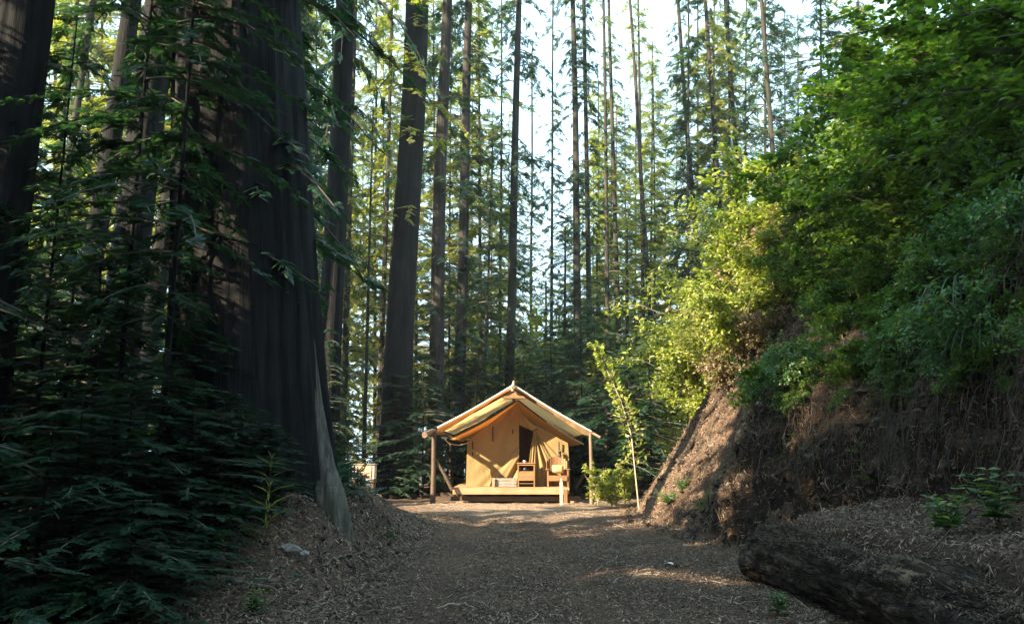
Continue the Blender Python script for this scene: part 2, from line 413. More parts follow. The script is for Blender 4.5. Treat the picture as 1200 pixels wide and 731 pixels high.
# ------------------------------------------------------------------ ground sheet
def axis(fine_a, fine_b, step, far, growth):
    a = list(np.arange(fine_a, fine_b, step)); s = step; x = a[-1]
    while x < far: s *= growth; x += s; a.append(x)
    s = step; x = a[0]; pre = []
    while x > -far: s *= growth; x -= s; pre.append(x)
    return np.array(pre[::-1] + a)
gx = axis(-7, 10, 0.085, 500, 1.13); gx = np.concatenate([gx[gx < 2.8], np.arange(2.8, 5.8, 0.03), gx[gx > 5.82]]); gy = axis(2, 28, 0.075, 500, 1.12)
GX, GY = np.meshgrid(gx, gy, indexing='ij')
GZ = H(GX, GY)
_st = sstep(-0.2, 0.3, GX - edge_right(GY)) * (1 - sstep(3.0, 4.5, GX - edge_right(GY))) * (1 - sstep(14, 17, GY))
GX = GX - _st * (0.45 * fbm(GY * 1.1, GZ * 1.4, 131, 4) + 0.14 * fbm(GY * 5, GZ * 6, 133, 3) + 0.10)
b = MB(); b.grid(np.stack([GX, GY, GZ], -1))
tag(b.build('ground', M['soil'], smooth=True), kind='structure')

# ------------------------------------------------------------------ litter (loose chips) scattered on the ground
def surf_normal(x, y, e=0.06):
    nx = -(H(x + e, y) - H(x - e, y)) / (2 * e); ny = -(H(x, y + e) - H(x, y - e)) / (2 * e)
    n = np.stack([nx, ny, np.ones_like(nx)], -1)
    return n / np.linalg.norm(n, axis=1, keepdims=True)
def norm(a): return a / np.maximum(np.linalg.norm(a, axis=-1, keepdims=True), 1e-9)
def scatter_chips(x, y, L, W, lift, tilt=0.35, down=0.0):
    n = len(x); N = norm(surf_normal(x, y) + rng.normal(0, tilt, (n, 3)) * 0.5)
    D = rng.normal(0, 1, (n, 3)) + np.array([0, 0, -down]); D = norm(D - N * (D * N).sum(1, keepdims=True))
    T = np.cross(N, D); Pn = np.stack([x, y, H(x, y)], -1) + N * lift[:, None]
    L = L[:, None]; W = W[:, None]; bend = rng.uniform(-0.25, 0.25, (n, 1)) * L
    vs_ = np.stack([Pn - D * L / 2, Pn - T * W / 2 + N * bend, Pn + D * L / 2, Pn + T * W / 2 + N * bend], 1)
    f = np.arange(n * 4).reshape(n, 4)
    return vs_.reshape(-1, 3), f
mb = MB()
n = 150000
yy = 5.5 + 21 * rng.random(n) ** 1.5; xx = rng.uniform(-1, 1, n) * (2.4 + yy * 0.12) + 0.1
rut = np.exp(-((xx + 0.75) / 0.25) ** 2) + np.exp(-((xx - 0.8) / 0.25) ** 2)
keep = rng.random(n) > 0.6 * rut + 0.55 * sstep(18.5, 21, yy) + 0.9 * np.clip(fbm(xx * 0.7, yy * 0.5, 52, 3), 0, 1); xx, yy = xx[keep], yy[keep]; n = len(xx)
v_, f_ = scatter_chips(xx, yy, rng.uniform(0.015, 0.075, n) * np.exp(rng.normal(0, .3, n)), rng.uniform(0.005, 0.018, n), rng.uniform(0.002, 0.02, n), 0.5)
mb.add(v_, f_)
n = 45000   # left mound and shoulder
xx = rng.uniform(-6, -1.4, n); yy = rng.uniform(6.5, 20, n)
v_, f_ = scatter_chips(xx, yy, rng.uniform(0.03, 0.12, n), rng.uniform(0.007, 0.022, n), rng.uniform(0.0, 0.04, n), 0.8)
mb.add(v_, f_)
n = 42000   # shelf on the right
xx = rng.uniform(2.6, 5.8, n); yy = rng.uniform(4.5, 12.5, n)
v_, f_ = scatter_chips(xx, yy, rng.uniform(0.025, 0.11, n), rng.uniform(0.005, 0.016, n), rng.uniform(0.0, 0.03, n), 0.7)
mb.add(v_, f_)
tag(mb.build('leaf_litter', M['chips']), 'brown bark and leaf litter covering the path and its shoulders', 'leaf litter', kind='stuff')
SURF = np.stack([GX, GY, GZ], -1)
_cx = (SURF[1:, :-1] - SURF[:-1, :-1]); _cy = (SURF[:-1, 1:] - SURF[:-1, :-1]); _cn = np.cross(_cx, _cy)
SAREA = np.linalg.norm(_cn, axis=-1); SNRM = _cn / np.maximum(SAREA[..., None], 1e-9)
def surf_sample(n, cond, g=rng):
    '''random points of the ground mesh where cond(x, y, z) holds, by area'''
    c = SURF[:-1, :-1]; w = SAREA * cond(c[..., 0], c[..., 1], c[..., 2]); idx = g.choice(w.size, n, p=(w / w.sum()).ravel())
    i, j = np.unravel_index(idx, w.shape); u = g.random((n, 1)); v = g.random((n, 1))
    return SURF[i, j] + _cx[i, j] * u + _cy[i, j] * v, SNRM[i, j]
def flat_chips(Pn, N, L, W, tilt, down=0.0, g=rng):
    n = len(Pn); N = norm(N + g.normal(0, tilt, (n, 3))); D = g.normal(0, 1, (n, 3)) + np.array([0, 0, -down]); D = norm(D - N * (D * N).sum(1, keepdims=True)); T_ = np.cross(N, D)
    L = L[:, None]; W = W[:, None]; bend = g.uniform(-0.3, 0.3, (n, 1)) * L; Pn = Pn + N * g.uniform(0, 0.03, (n, 1))
    return np.stack([Pn - D * L / 2, Pn - T_ * W / 2 + N * bend, Pn + D * L / 2, Pn + T_ * W / 2 + N * bend], 1).reshape(-1, 3), np.arange(n * 4).reshape(n, 4)
def on_right(x, y, z): return (x > edge_right(y) - 0.7) & (x < edge_right(y) + 4.5) & (y > 6) & (y < 28)
mb = MB(); n = 120000; Pn, N = surf_sample(n, on_right)
v_, f_ = flat_chips(Pn, N, rng.uniform(0.03, 0.16, n) * np.exp(rng.normal(0, .35, n)), rng.uniform(0.004, 0.016, n), 0.45, 0.8); mb.add(v_, f_)
tag(mb.build('bank_litter', M['chips_red']), 'reddish dry needles and strands matted on the bank slope', 'leaf litter', kind='stuff')
# clods and small stones
oc = np.array([[1, 0, 0], [0, 1, 0], [-1, 0, 0], [0, -1, 0], [0, 0, 1], [0, 0, -1], [.62, .62, .5], [-.62, .6, .45], [-.6, -.65, .5], [.6, -.6, .5]], float)
of = np.array([[0, 6, 4], [6, 1, 4], [1, 7, 4], [7, 2, 4], [2, 8, 4], [8, 3, 4], [3, 9, 4], [9, 0, 4], [0, 1, 6], [1, 2, 7], [2, 3, 8], [3, 0, 9], [1, 0, 5], [2, 1, 5], [3, 2, 5], [0, 3, 5]])
def clods(n, cond, s0, s1, mat, name, label, cat):
    Pn, N = surf_sample(n, cond); S = np.exp(rng.uniform(math.log(s0), math.log(s1), n)); V = oc[None] * (1 + rng.normal(0, 0.16, (n, 10, 3))) * S[:, None, None] * rng.uniform(0.6, 1.3, (n, 1, 3))
    a_ = rng.uniform(0, 6.28, n); ca, sa = np.cos(a_)[:, None], np.sin(a_)[:, None]
    V = np.stack([V[..., 0] * ca - V[..., 1] * sa, V[..., 0] * sa + V[..., 1] * ca, V[..., 2]], -1) + Pn[:, None]
    b = MB(); b.add(V.reshape(-1, 3), (of[None] + (np.arange(n) * 10)[:, None, None]).reshape(-1, 3)); tag(b.build(name, mat), label, cat, kind='stuff')
clods(7000, lambda x, y, z: on_right(x, y, z) & (y < 24), 0.012, 0.085, M['soil_clod'], 'soil_rubble', 'crumbled clods of earth and small stones on the cut bank', 'rubble')
clods(5000, lambda x, y, z: (x < -0.9 - 0.05 * y) & (x > -6) & (y > 6) & (y < 20), 0.008, 0.05, M['soil_clod'], 'soil_rubble', 'small clods scattered over the left mulch shoulder', 'rubble')
# fine twigs lying about
def twigs(n, cond, l0, l1, name, label, mat):
    Pn, N = surf_sample(n, cond); b = MB()
    for p, nn in zip(Pn, N):
        d = rng.normal(0, 1, 3); d = norm(d - nn * d.dot(nn)); l = rng.uniform(l0, l1) * math.exp(rng.normal(0, .3)); k = np.cross(nn, d) * rng.normal(0, .12) * l; q = p + nn * 0.015
        r_ = 0.002 + l * rng.uniform(0.006, 0.014)
        b.tube([tuple(q - d * l / 2), tuple(q + k + nn * rng.uniform(0, .04)), tuple(q + d * l / 2 + nn * rng.uniform(0, .05))], [r_, r_ * .9, r_ * .5], 4, cap=False)
    tag(b.build(name, mat), label, 'twigs', kind='stuff')
twigs(1100, lambda x, y, z: (x < -0.9 - 0.03 * y) & (x > -6) & (y > 6) & (y < 20), 0.12, 0.5, 'fallen_twigs', 'thin dead twigs strewn over the left shoulder and mound', M['limb'])
twigs(900, lambda x, y, z: (x > 2.4) & (x < edge_right(y) + 3) & (y > 5) & (y < 25), 0.1, 0.45, 'fallen_twigs', 'thin dead twigs strewn over the right shelf and bank', M['limb'])
twigs(500, lambda x, y, z: (np.abs(x) < 2.8) & (y > 6) & (y < 24), 0.06, 0.25, 'fallen_twigs', 'small bits of twig scattered over the path', M['pale_twig'])

# ------------------------------------------------------------------ foliage templates
def frond_template(k=7, spread=0.32):
    """flat pinnate spray along +x in the xy plane, unit length"""
    V = []; Fq = []
    for i in range(k):
        t = 0.08 + 0.86 * i / (k - 1); l = spread * (1.05 - 0.75 * t) * (0.6 + 0.4 * math.sin(3.1 * min(1, t * 2.2)))
        for s in (-1, 1):
            b0 = len(V); dx = l * 0.65
            w = 0.075
            a = np.array([t, 0, 0]); e = np.array([t + dx, s * l, -0.05 * l * 4])
            d = (e - a) / np.linalg.norm(e - a); nrm = np.array([-d[1], d[0], 0]); mid = a + (e - a) * 0.45
            V += [a, mid + nrm * w, e, mid - nrm * w]; Fq.append([b0, b0 + 1, b0 + 2, b0 + 3])
    b0 = len(V); V += [[0, 0, 0], [0.5, 0.02, 0], [1.12, 0, -0.02], [0.5, -0.02, 0]]; Fq.append([b0, b0 + 1, b0 + 2, b0 + 3])
    return np.array(V, float), np.array(Fq)
def leaf_template():
    V = np.array([[0, 0, 0], [0.35, 0.30, 0.08], [0.75, 0.20, 0.05], [1.0, 0, -0.06], [0.75, -0.20, 0.05], [0.35, -0.30, 0.08], [0.4, 0, 0], [0.75, 0, -0.01]], float)
    Fq = np.array([[0, 6, 2, 1], [6, 7, 3, 2], [0, 5, 4, 6], [6, 4, 3, 7]])
    return V, Fq
def slim_leaf():
    V = np.array([[0, 0, 0], [0.35, 0.15, 0.05], [0.35, -0.15, 0.05], [1.0, 0, -0.12], [0.4, 0, 0]], float)
    return V, np.array([[0, 4, 3, 1], [0, 2, 3, 4]])
FR7, FR5, LEAF, SLIM = frond_template(7), frond_template(5, 0.36), leaf_template(), slim_leaf()
def instance(tpl, Pn, D, N, S, W=None):
    """numpy copies of a template: origin P, x axis D, z axis N, scale S"""
    V, Fq = tpl; n = len(Pn)
    D = norm(D); N = norm(N - D * (N * D).sum(1, keepdims=True)); T = np.cross(N, D)
    S = np.asarray(S)[:, None, None]; W = S if W is None else np.asarray(W)[:, None, None]
    out = Pn[:, None, :] + S * V[None, :, 0:1] * D[:, None, :] + W * V[None, :, 1:2] * T[:, None, :] + S * V[None, :, 2:3] * N[:, None, :]
    f = Fq[None] + (np.arange(n) * len(V))[:, None, None]
    return out.reshape(-1, 3), f.reshape(-1, Fq.shape[1])

def conifer_crown(name, Ht, z0, Rb, nb, nf, fs, mat, seed, droop=0.35, top=0.15, tpl=FR7, gap=0.25, wood=True, up=0.15):
    """branches with flat drooping sprays; Ht height, z0 first branch, Rb branch length low in the crown"""
    g = np.random.default_rng(seed); mb = MB(); Ps, Ds, Ns, Ss = [], [], [], []
    for i in range(nb):
        t = (i + g.normal(0.5, 1.6)) / nb; t = min(max(t, 0.0), 1.0); z = z0 + (Ht - z0) * t
        if fbm(t * 9, seed * 1.7, 3, 2) < -0.5 + gap: continue
        L = Rb * (1 - (1 - top) * t ** 1.3) * g.uniform(0.3, 1.2) * (1 + 0.5 * float(vnoise(t * 14, seed * 3.3, 4)))
        if t < 0.12: L *= 0.55 + 3 * t
        az = g.uniform(0, 6.283); d = np.array([math.cos(az), math.sin(az), 0])
        dr = droop * g.uniform(0.6, 1.4); k = max(4, int(nf * L / Rb))
        ts = np.linspace(0.0, 1, 6)
        pts = [np.array([0, 0, z]) + d * L * s + np.array([0, 0, up * L * s - dr * L * s * s]) for s in ts]
        if wood: mb.tube([tuple(p) for p in pts], [0.012 * L * (1.15 - s) + 0.004 for s in ts], 3, 1, cap=False)
        s = np.sort(g.uniform(0.12, 1.0, k)) 
        base = np.array([0, 0, z]) + d * (L * s)[:, None] + np.stack([0 * s, 0 * s, up * L * s - dr * L * s * s], -1)
        tz = up - 2 * dr * s
        side = np.where(np.arange(k) % 2 == 0, 1, -1) * g.uniform(0.25, 1.3, k)
        side[s > 0.93] *= 0.2
        perp = np.array([-d[1], d[0], 0])
        D = d[None] * np.cos(side)[:, None] + perp[None] * np.sin(side)[:, None]
        D[:, 2] = tz * 0.6 - g.uniform(0.0, 0.45, k)
        N = np.array([0, 0, 1.0])[None] + g.normal(0, 0.28, (k, 3))
        Ps.append(base + g.normal(0, 0.02 * L, (k, 3))); Ds.append(D); Ns.append(N)
        Ss.append(fs * g.uniform(0.6, 1.25, k) * (1.1 - 0.35 * s))
    v, f = instance(tpl, np.concatenate(Ps), np.concatenate(Ds), np.concatenate(Ns), np.concatenate(Ss))
    mb.add(v, f, 0)
    return mb.mesh(name, [mat, M['twig']])

def shrub_meshes(name, Ht, Rr, nst, nl, ls, mat, seed, tpl=LEAF, arch=0.5, layer=0.0, lw=1.0, wood='twig', lean=(0, 0)):
    """stems mesh + leaves mesh"""
    g = np.random.default_rng(seed); st = MB(); Ps, Ds, Ns = [], [], []
    for i in range(nst):
        az = i * 2.399 + g.normal(0, 0.4); hh = Ht * g.uniform(0.55, 1.08); out = Rr * g.uniform(0.25, 1.0)
        d = np.array([math.cos(az), math.sin(az), 0]) + np.array([lean[0], lean[1], 0])
        def pos(s): return d * out * s ** 1.5 + np.array([0, 0, hh * (s - arch * 0.35 * s ** 3)])
        pts = [pos(s) + g.normal(0, 0.012 * hh, 3) * (s > 0) for s in np.linspace(0, 1, 7)]
        st.tube([tuple(p) for p in pts], [0.012 * Ht * 0.5 * (1.1 - s) + 0.003 for s in np.linspace(0, 1, 7)], 4, 0, cap=False)
        for b_ in range(9):
            s0 = g.uniform(0.25, 1.0); p0 = pos(s0); l = Rr * g.uniform(0.2, 0.6) * (1.15 - 0.5 * s0)
            d2 = norm(g.normal(0, 1, 3) * np.array([1, 1, 0.45]) + d * 0.7 + np.array([0, 0, 0.25]))
            p1 = p0 + d2 * l * 0.5; p2 = p0 + d2 * l + np.array([0, 0, -0.15 * l])
            st.tube([tuple(p0), tuple(p1), tuple(p2)], [0.006, 0.004, 0.002], 3, 0, cap=False)
            m_ = max(3, int(nl / (nst * 9))); s = g.uniform(0.1, 1.05, m_)[:, None]
            pp = p0 + (p1 - p0) * np.minimum(s * 2, 1) + (p2 - p1) * np.maximum(s * 2 - 1, 0)
            Ps.append(pp + g.normal(0, 0.035 * Rr, (m_, 3)) * np.array([1, 1, 1 - layer]))
            D = norm(d2)[None] * 0.5 + g.normal(0, 0.7, (m_, 3)); D[:, 2] = D[:, 2] * 0.5 - 0.25
            Ds.append(D); Ns.append(np.array([0, 0, 1.0])[None] + g.normal(0, 0.45, (m_, 3)))
    Pn = np.concatenate(Ps); S = ls * g.uniform(0.55, 1.25, len(Pn))
    v, f = instance(tpl, Pn, np.concatenate(Ds), np.concatenate(Ns), S, S * lw)
    lv = MB(); lv.add(v, f)
    return st.mesh(name + '_stems', [M[wood]]), lv.mesh(name + '_leaves', [mat])

# ------------------------------------------------------------------ trees
def trunk_mesh(Ht, r0, r1, mat, flare=0.25, n=20, rings=26, seed=0, furrow=0.05, butt=1.5, zb=-0.6):
    b = MB(); zs = np.concatenate([np.linspace(zb, butt * 2, 10)[:-1], np.linspace(butt * 2, Ht, rings)])
    th = np.linspace(0, 2 * math.pi, n, endpoint=False)
    Z, T = np.meshgrid(zs, th, indexing='ij')
    tt = np.clip(Z / Ht, 0, 1); rad = r0 + (r1 - r0) * tt ** 0.85
    rad = rad * (1 + flare * np.exp(-np.clip(Z, -1, 99) / butt) * (1 + 0.5 * np.cos(T * 5 + seed)))
    nn = fbm(T * n / 6.28 * 0.45 + seed * 3, Z * 0.22 + 5, seed, 3)
    nn[:, :] = 0.5 * (nn + 0.0) 
    rad = rad * (1 + furrow * 2 * nn)
    wob = 0.12 * r0
    X = rad * np.cos(T) + wob * np.sin(Z * 0.35 + seed); Y = rad * np.sin(T) + wob * np.cos(Z * 0.27 + seed)
    G = np.stack([X, Y, Z], -1); G = np.concatenate([G, G[:, :1]], 1)
    b.grid(G[:, ::-1])
    return b.mesh('trunk', [mat], True)
def make_tree(name, label, cat, top_px, bot_px, Y, w_px, crown=None, cscale=1.0, Ht=34, mat='bark_far', group=None, seed=0, flare=0.25, n=20, furrow=0.05, taper=0.35, base=None, czs=1.0, rot=None, butt=1.5, dy=0.0):
    """top_px / bot_px: two picture points on the trunk's axis, Y its distance, w_px its thickness in the picture"""
    a = P(bot_px[0], bot_px[1], Y); t = P(top_px[0], top_px[1], Y + dy)
    ax = (t - a).normalized()
    p = a.copy()
    for _ in range(8):
        p = a + ax * ((hz(p.x, p.y) - a.z) / ax.z)
    r = w_px / F * Y / 2
    root = tag(empty(name, p), label, cat, group)
    root.rotation_mode = 'QUATERNION'
    q = Vector((0, 0, 1)).rotation_difference(ax)
    root.rotation_quaternion = q @ Quaternion((0, 0, 1), rnd.uniform(0, 6.28) if rot is None else rot)
    link('trunk', trunk_mesh(Ht, r, r * taper, M[mat], flare, n, 26, seed, furrow, butt), root)
    if crown is not None:
        c = link('crown', crown, root); c.scale = (cscale, cscale, czs * Ht / CH[crown.name.split('.')[0]])
    return root
CH = {}
def cr(name, Ht, *a, **k):
    me = conifer_crown(name, Ht, *a, **k); CH[name] = Ht
    return me
crown_slim = cr('crown_slim', 34, 3.5, 2.5, 190, 20, 0.46, M['needle_blue'], 1, droop=0.5, gap=0.2)
crown_slim2 = cr('crown_slim_b', 34, 6.0, 2.2, 150, 18, 0.46, M['needle_blue'], 2, droop=0.55, gap=0.25)
crown_high = cr('crown_high', 42, 9.0, 3.2, 130, 22, 0.5, M['needle_lit'], 3, droop=0.6, gap=0.25)
crown_top = cr('crown_top', 42, 24.0, 3.6, 90, 24, 0.8, M['needle_blue'], 13, droop=0.5, gap=0.15)
crown_lit = cr('crown_lit', 30, 1.5, 3.8, 200, 34, 0.58, M['needle_lit'], 4, droop=0.45, gap=0.2)
crown_lit2 = cr('crown_lit_b', 30, 2.0, 4.4, 165, 38, 0.62, M['needle_lit'], 5, droop=0.35, gap=0.25, tpl=FR5)
crown_fill = cr('crown_fill', 32, 2.0, 3.4, 170, 22, 0.58, M['needle_blue'], 6, droop=0.45, gap=0.2)
crown_young = cr('crown_young', 8, 0.3, 2.3, 120, 34, 0.30, M['needle_dark'], 7, droop=0.45, gap=0.05, top=0.1)
crown_young2 = cr('crown_young_b', 8, 0.6, 2.5, 105, 38, 0.30, M['needle_dark'], 8, droop=0.35, gap=0.05, top=0.15)
crown_bare = cr('crown_sparse', 34, 6.0, 2.2, 90, 16, 0.5, M['needle_lit'], 9, droop=0.3, gap=0.3)
crown_spray = cr('crown_spray', 26, 1.5, 2.6, 120, 30, 0.38, M['needle_dark'], 10, droop=0.5, gap=0.1, top=0.5)
crown_hang = cr('crown_hang', 26, 5.5, 2.6, 120, 40, 0.36, M['needle_dark'], 14, droop=0.6, gap=0.05, top=0.6)
crown_giant = cr('crown_giant', 14, 2.6, 2.0, 210, 42, 0.30, M['needle_dark'], 15, droop=0.5, gap=0.0, top=1.0, up=0.05)
crown_shade = cr('crown_shade', 26, 3.0, 4.6, 150, 26, 1.1, M['needle_dark'], 12, droop=0.3, gap=0.05, tpl=FR5, top=0.3)

T = make_tree
# the near dark trunks on the left
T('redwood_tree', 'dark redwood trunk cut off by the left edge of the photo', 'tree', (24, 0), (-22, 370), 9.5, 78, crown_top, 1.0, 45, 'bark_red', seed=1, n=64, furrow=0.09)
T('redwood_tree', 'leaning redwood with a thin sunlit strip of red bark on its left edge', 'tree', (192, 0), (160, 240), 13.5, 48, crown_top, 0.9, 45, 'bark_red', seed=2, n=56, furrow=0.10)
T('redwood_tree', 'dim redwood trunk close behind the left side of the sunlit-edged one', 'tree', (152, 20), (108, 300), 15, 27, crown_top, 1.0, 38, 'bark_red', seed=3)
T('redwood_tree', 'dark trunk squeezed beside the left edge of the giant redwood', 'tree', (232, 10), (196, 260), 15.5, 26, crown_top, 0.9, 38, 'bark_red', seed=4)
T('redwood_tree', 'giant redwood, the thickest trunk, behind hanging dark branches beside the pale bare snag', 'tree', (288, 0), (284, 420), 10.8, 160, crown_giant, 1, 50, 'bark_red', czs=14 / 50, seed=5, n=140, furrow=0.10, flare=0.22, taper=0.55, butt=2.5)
T('young_tree', 'thin leaning trunk between the far left redwood and the sunlit-edged one', 'tree', (106, 20), (50, 380), 23, 12, crown_slim, 0.8, 26, 'bark_far', seed=6)
T('young_tree', 'thinner companion stem just left of the thin leaning trunk', 'tree', (84, 60), (56, 300), 27, 8, crown_slim, 0.7, 26, 'bark_far', seed=7)
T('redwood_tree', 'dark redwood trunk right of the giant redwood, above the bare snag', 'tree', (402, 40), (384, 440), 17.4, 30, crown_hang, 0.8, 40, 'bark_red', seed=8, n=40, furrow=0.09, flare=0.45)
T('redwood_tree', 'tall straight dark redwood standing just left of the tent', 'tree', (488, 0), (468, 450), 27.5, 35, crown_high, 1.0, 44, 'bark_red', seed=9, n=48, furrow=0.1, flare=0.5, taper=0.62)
T('redwood_tree', 'brown trunk second to the right of the tall straight redwood by the tent', 'tree', (523, 0), (511, 430), 31, 20, crown_slim2, 1.15, 38, 'bark_grey', seed=10, n=32)
T('redwood_tree', 'slim green-brown trunk in front of two others, left above the tent roof', 'tree', (548, 60), (539, 430), 34, 16, crown_slim, 1.0, 36, 'bark_grey', seed=11, n=28)
T('conifer_tree', 'slender fir whose trunk rises directly behind the tent ridge', 'tree', (608, 0), (597, 440), 34, 12.5, crown_slim, 0.95, 36, 'bark_far', seed=12, n=24)
T('conifer_tree', 'small thin fir with short branches between the tent ridge fir and brown trunks', 'tree', (577, 180), (568, 430), 42, 5, crown_slim, 0.6, 19, 'bark_far', seed=13)
T('conifer_tree', 'left one of the straight pair of firs right of the bright sky gap', 'tree', (671, 0), (678, 380), 37, 11, crown_slim, 0.9, 36, 'bark_far', seed=14, n=24)
T('conifer_tree', 'right, slimmer one of the straight pair of firs right of the sky gap', 'tree', (684, 0), (691, 380), 38, 8, crown_slim2, 0.6, 36, 'bark_far', seed=15)
T('conifer_tree', 'pale sunlit trunk just above the lit hillside bushes', 'tree', (708, 60), (712, 330), 43, 7, crown_bare, 0.9, 34, 'bark_grey', seed=16)
T('conifer_tree', 'dark trunk touching the pale sunlit trunk above the lit bushes', 'tree', (715, 60), (723, 330), 44, 8, crown_slim2, 0.8, 34, 'bark_far', seed=17)
T('conifer_tree', 'thin trunk with bare twigs above the left shoulder of the lit bushes', 'tree', (740, 30), (755, 260), 46, 8, crown_bare, 1.0, 34, 'bark_grey', seed=18)
T('conifer_tree', 'thin trunk doubled behind the one with bare twigs', 'tree', (749, 80), (752, 260), 48, 6, crown_bare, 1.0, 34, 'bark_far', seed=19)
T('conifer_tree', 'first of four hilltop trunks counted from the middle of the photo', 'tree', (794, 0), (804, 130), 42, 9, crown_slim2, 0.8, 34, 'bark_far', seed=20)
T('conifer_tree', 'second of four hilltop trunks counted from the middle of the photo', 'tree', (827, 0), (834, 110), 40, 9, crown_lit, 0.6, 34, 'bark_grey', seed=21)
T('conifer_tree', 'third of four hilltop trunks counted from the middle of the photo', 'tree', (850, 0), (857, 100), 43, 9, crown_slim2, 0.8, 34, 'bark_far', seed=22)
T('conifer_tree', 'fourth of four hilltop trunks counted from the middle of the photo', 'tree', (893, 0), (897, 60), 36, 8, crown_slim, 0.8, 30, 'bark_far', seed=23)
T('conifer_tree', 'pale thin trunk left of the tall straight redwood by the tent', 'tree', (458, 60), (448, 400), 39, 8, crown_lit, 0.6, 32, 'bark_grey', seed=24)
T('conifer_tree', 'pale thin trunk right beside the dark trunk above the bare snag', 'tree', (415, 60), (404, 420), 36, 9, crown_lit, 0.5, 32, 'bark_grey', seed=25)
T('conifer_tree', 'thin dark stem rising over the low sky gap left of the tent', 'tree', (434, 250), (428, 470), 31, 5, crown_slim2, 0.35, 15, 'bark_far', seed=26)

# far wood: zones of look-alike trees
def far(xs, Ys, crowns, label, group, mats=('bark_far',), hts=(26, 36), sc=(0.8, 1.15)):
    for i, (px, Y) in enumerate(zip(xs, Ys)):
        make_tree('conifer_tree', label, 'tree', (px + rnd.uniform(-4, 4), 0), (px, 480), Y, rnd.uniform(4, 8) * 32 / Y, rnd.choice(crowns), rnd.uniform(*sc), rnd.uniform(*hts), rnd.choice(mats), group, seed=50 + i, n=14)
def spread(a, b, n): return [a + (b - a) * (i + rnd.uniform(0.1, 0.9)) / n for i in range(n)]
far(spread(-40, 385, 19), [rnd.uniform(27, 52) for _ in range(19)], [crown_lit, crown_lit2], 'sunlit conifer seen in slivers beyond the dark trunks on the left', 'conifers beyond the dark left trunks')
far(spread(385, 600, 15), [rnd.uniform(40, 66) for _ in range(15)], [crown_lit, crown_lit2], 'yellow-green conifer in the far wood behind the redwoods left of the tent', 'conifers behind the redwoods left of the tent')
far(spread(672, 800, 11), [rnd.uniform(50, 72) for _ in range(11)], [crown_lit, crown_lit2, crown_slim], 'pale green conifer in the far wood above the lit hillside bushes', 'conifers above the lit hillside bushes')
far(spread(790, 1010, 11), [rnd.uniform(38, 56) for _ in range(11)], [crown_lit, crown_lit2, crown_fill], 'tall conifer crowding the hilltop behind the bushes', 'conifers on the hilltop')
for px, Y, ht, lb in ((648, 50, 34, 'thin far fir standing in the right side of the bright sky gap'), (624, 64, 36, 'thin far fir standing in the middle of the bright sky gap'), (588, 47, 30, 'thin far fir left of the fir behind the tent ridge')):
    make_tree('conifer_tree', lb, 'tree', (px, 0), (px - 2, 480), Y, 5, crown_slim2, 0.95, ht, 'bark_far', seed=px, n=12)
for px, Y, ht in ((615, 60, 11), (640, 56, 14), (662, 50, 16), (596, 62, 10), (572, 58, 14), (700, 48, 15), (628, 48, 8.5), (735, 46, 15), (548, 52, 15), (655, 62, 13)):
    make_tree('conifer_tree', 'short yellow-green sunlit tree beyond the dark thicket behind the tent', 'tree', (px, 0), (px, 480), Y, 6, crown_lit2, rnd.uniform(0.8, 1.05), ht, 'bark_far', 'sunlit trees beyond the thicket behind the tent', seed=int(px), n=12)

# ------------------------------------------------------------------ young redwoods / thicket
def young(px, Y, ht, label, group=None, cs=1.0, me=None, x=None):
    xw = (px - 600) / F * Y if x is None else x
    p = ground(xw, Y)
    root = tag(empty('young_redwood', p), label, 'young tree', group)
    root.rotation_euler = (rnd.uniform(-.04, .04), rnd.uniform(-.04, .04), rnd.uniform(0, 6.28))
    link('trunk', YT, root).scale = (cs, cs, ht / 8)
    c = link('crown', me or rnd.choice([crown_young, crown_young2]), root); c.scale = (cs, cs, ht / 8)
    return root
YT = trunk_mesh(8, 0.042, 0.010, M['bark_red'], 0.2, 8, 10, 3)
for px, Y, ht, cs in ((10, 11, 4.6, 1.0), (80, 12.5, 5.0, 1.0), (160, 12.2, 4.6, 0.8), (120, 9.2, 3.2, 0.9), (40, 15, 7.2, 1.2), (-60, 12, 6.5, 1.2)):
    young(px, Y, ht, 'dark young redwood in the shaded thicket before the giant redwood', 'dark young redwoods on the left', cs)
for px, Y, ht, cs in ((505, 31, 6.0, 1.1), (530, 33, 6.0, 1.2), (555, 32, 5.6, 1.2), (585, 34, 6.0, 1.3), (620, 33, 6.2, 1.3), (650, 31.5, 6.3, 1.3), (683, 31, 6.6, 1.3), (712, 29.5, 6.2, 1.2), (735, 28.5, 5.2, 1.0), (478, 30, 5.4, 1.0), (668, 35, 7.8, 1.4), (760, 29, 5.5, 1.0), (640, 37, 7.0, 1.4), (700, 34, 7.4, 1.4)):
    young(px, Y, ht, 'dark green young redwood in the thicket behind the tent', 'young redwoods behind the tent', cs)
young(462, 26.9, 4.0, 'young redwood with drooping green sprays at the foot of the tall straight redwood', None, 0.9)
young(497, 26.6, 4.6, 'young redwood with drooping sprays just behind the left tent post', None, 0.8)
young(388, 16.8, 3.6, 'young redwood growing behind the bare snag', None, 0.36)
for px, Y, ht, cs, lb in ((195, 8.6, 10.5, 0.55, 'tall dark young tree over the left edge of the giant redwood'), (140, 9.3, 11, 0.65, 'tall dark young tree between the sunlit-edged redwood and the far left one')):
    p = ground((px - 600) / F * Y, Y); root = tag(empty('young_redwood', p), lb, 'young tree'); root.rotation_euler.z = px
    link('trunk', YT, root).scale = (0.75, 0.75, ht / 8); c = link('crown', crown_hang, root); c.scale = (cs, cs, ht / 26)
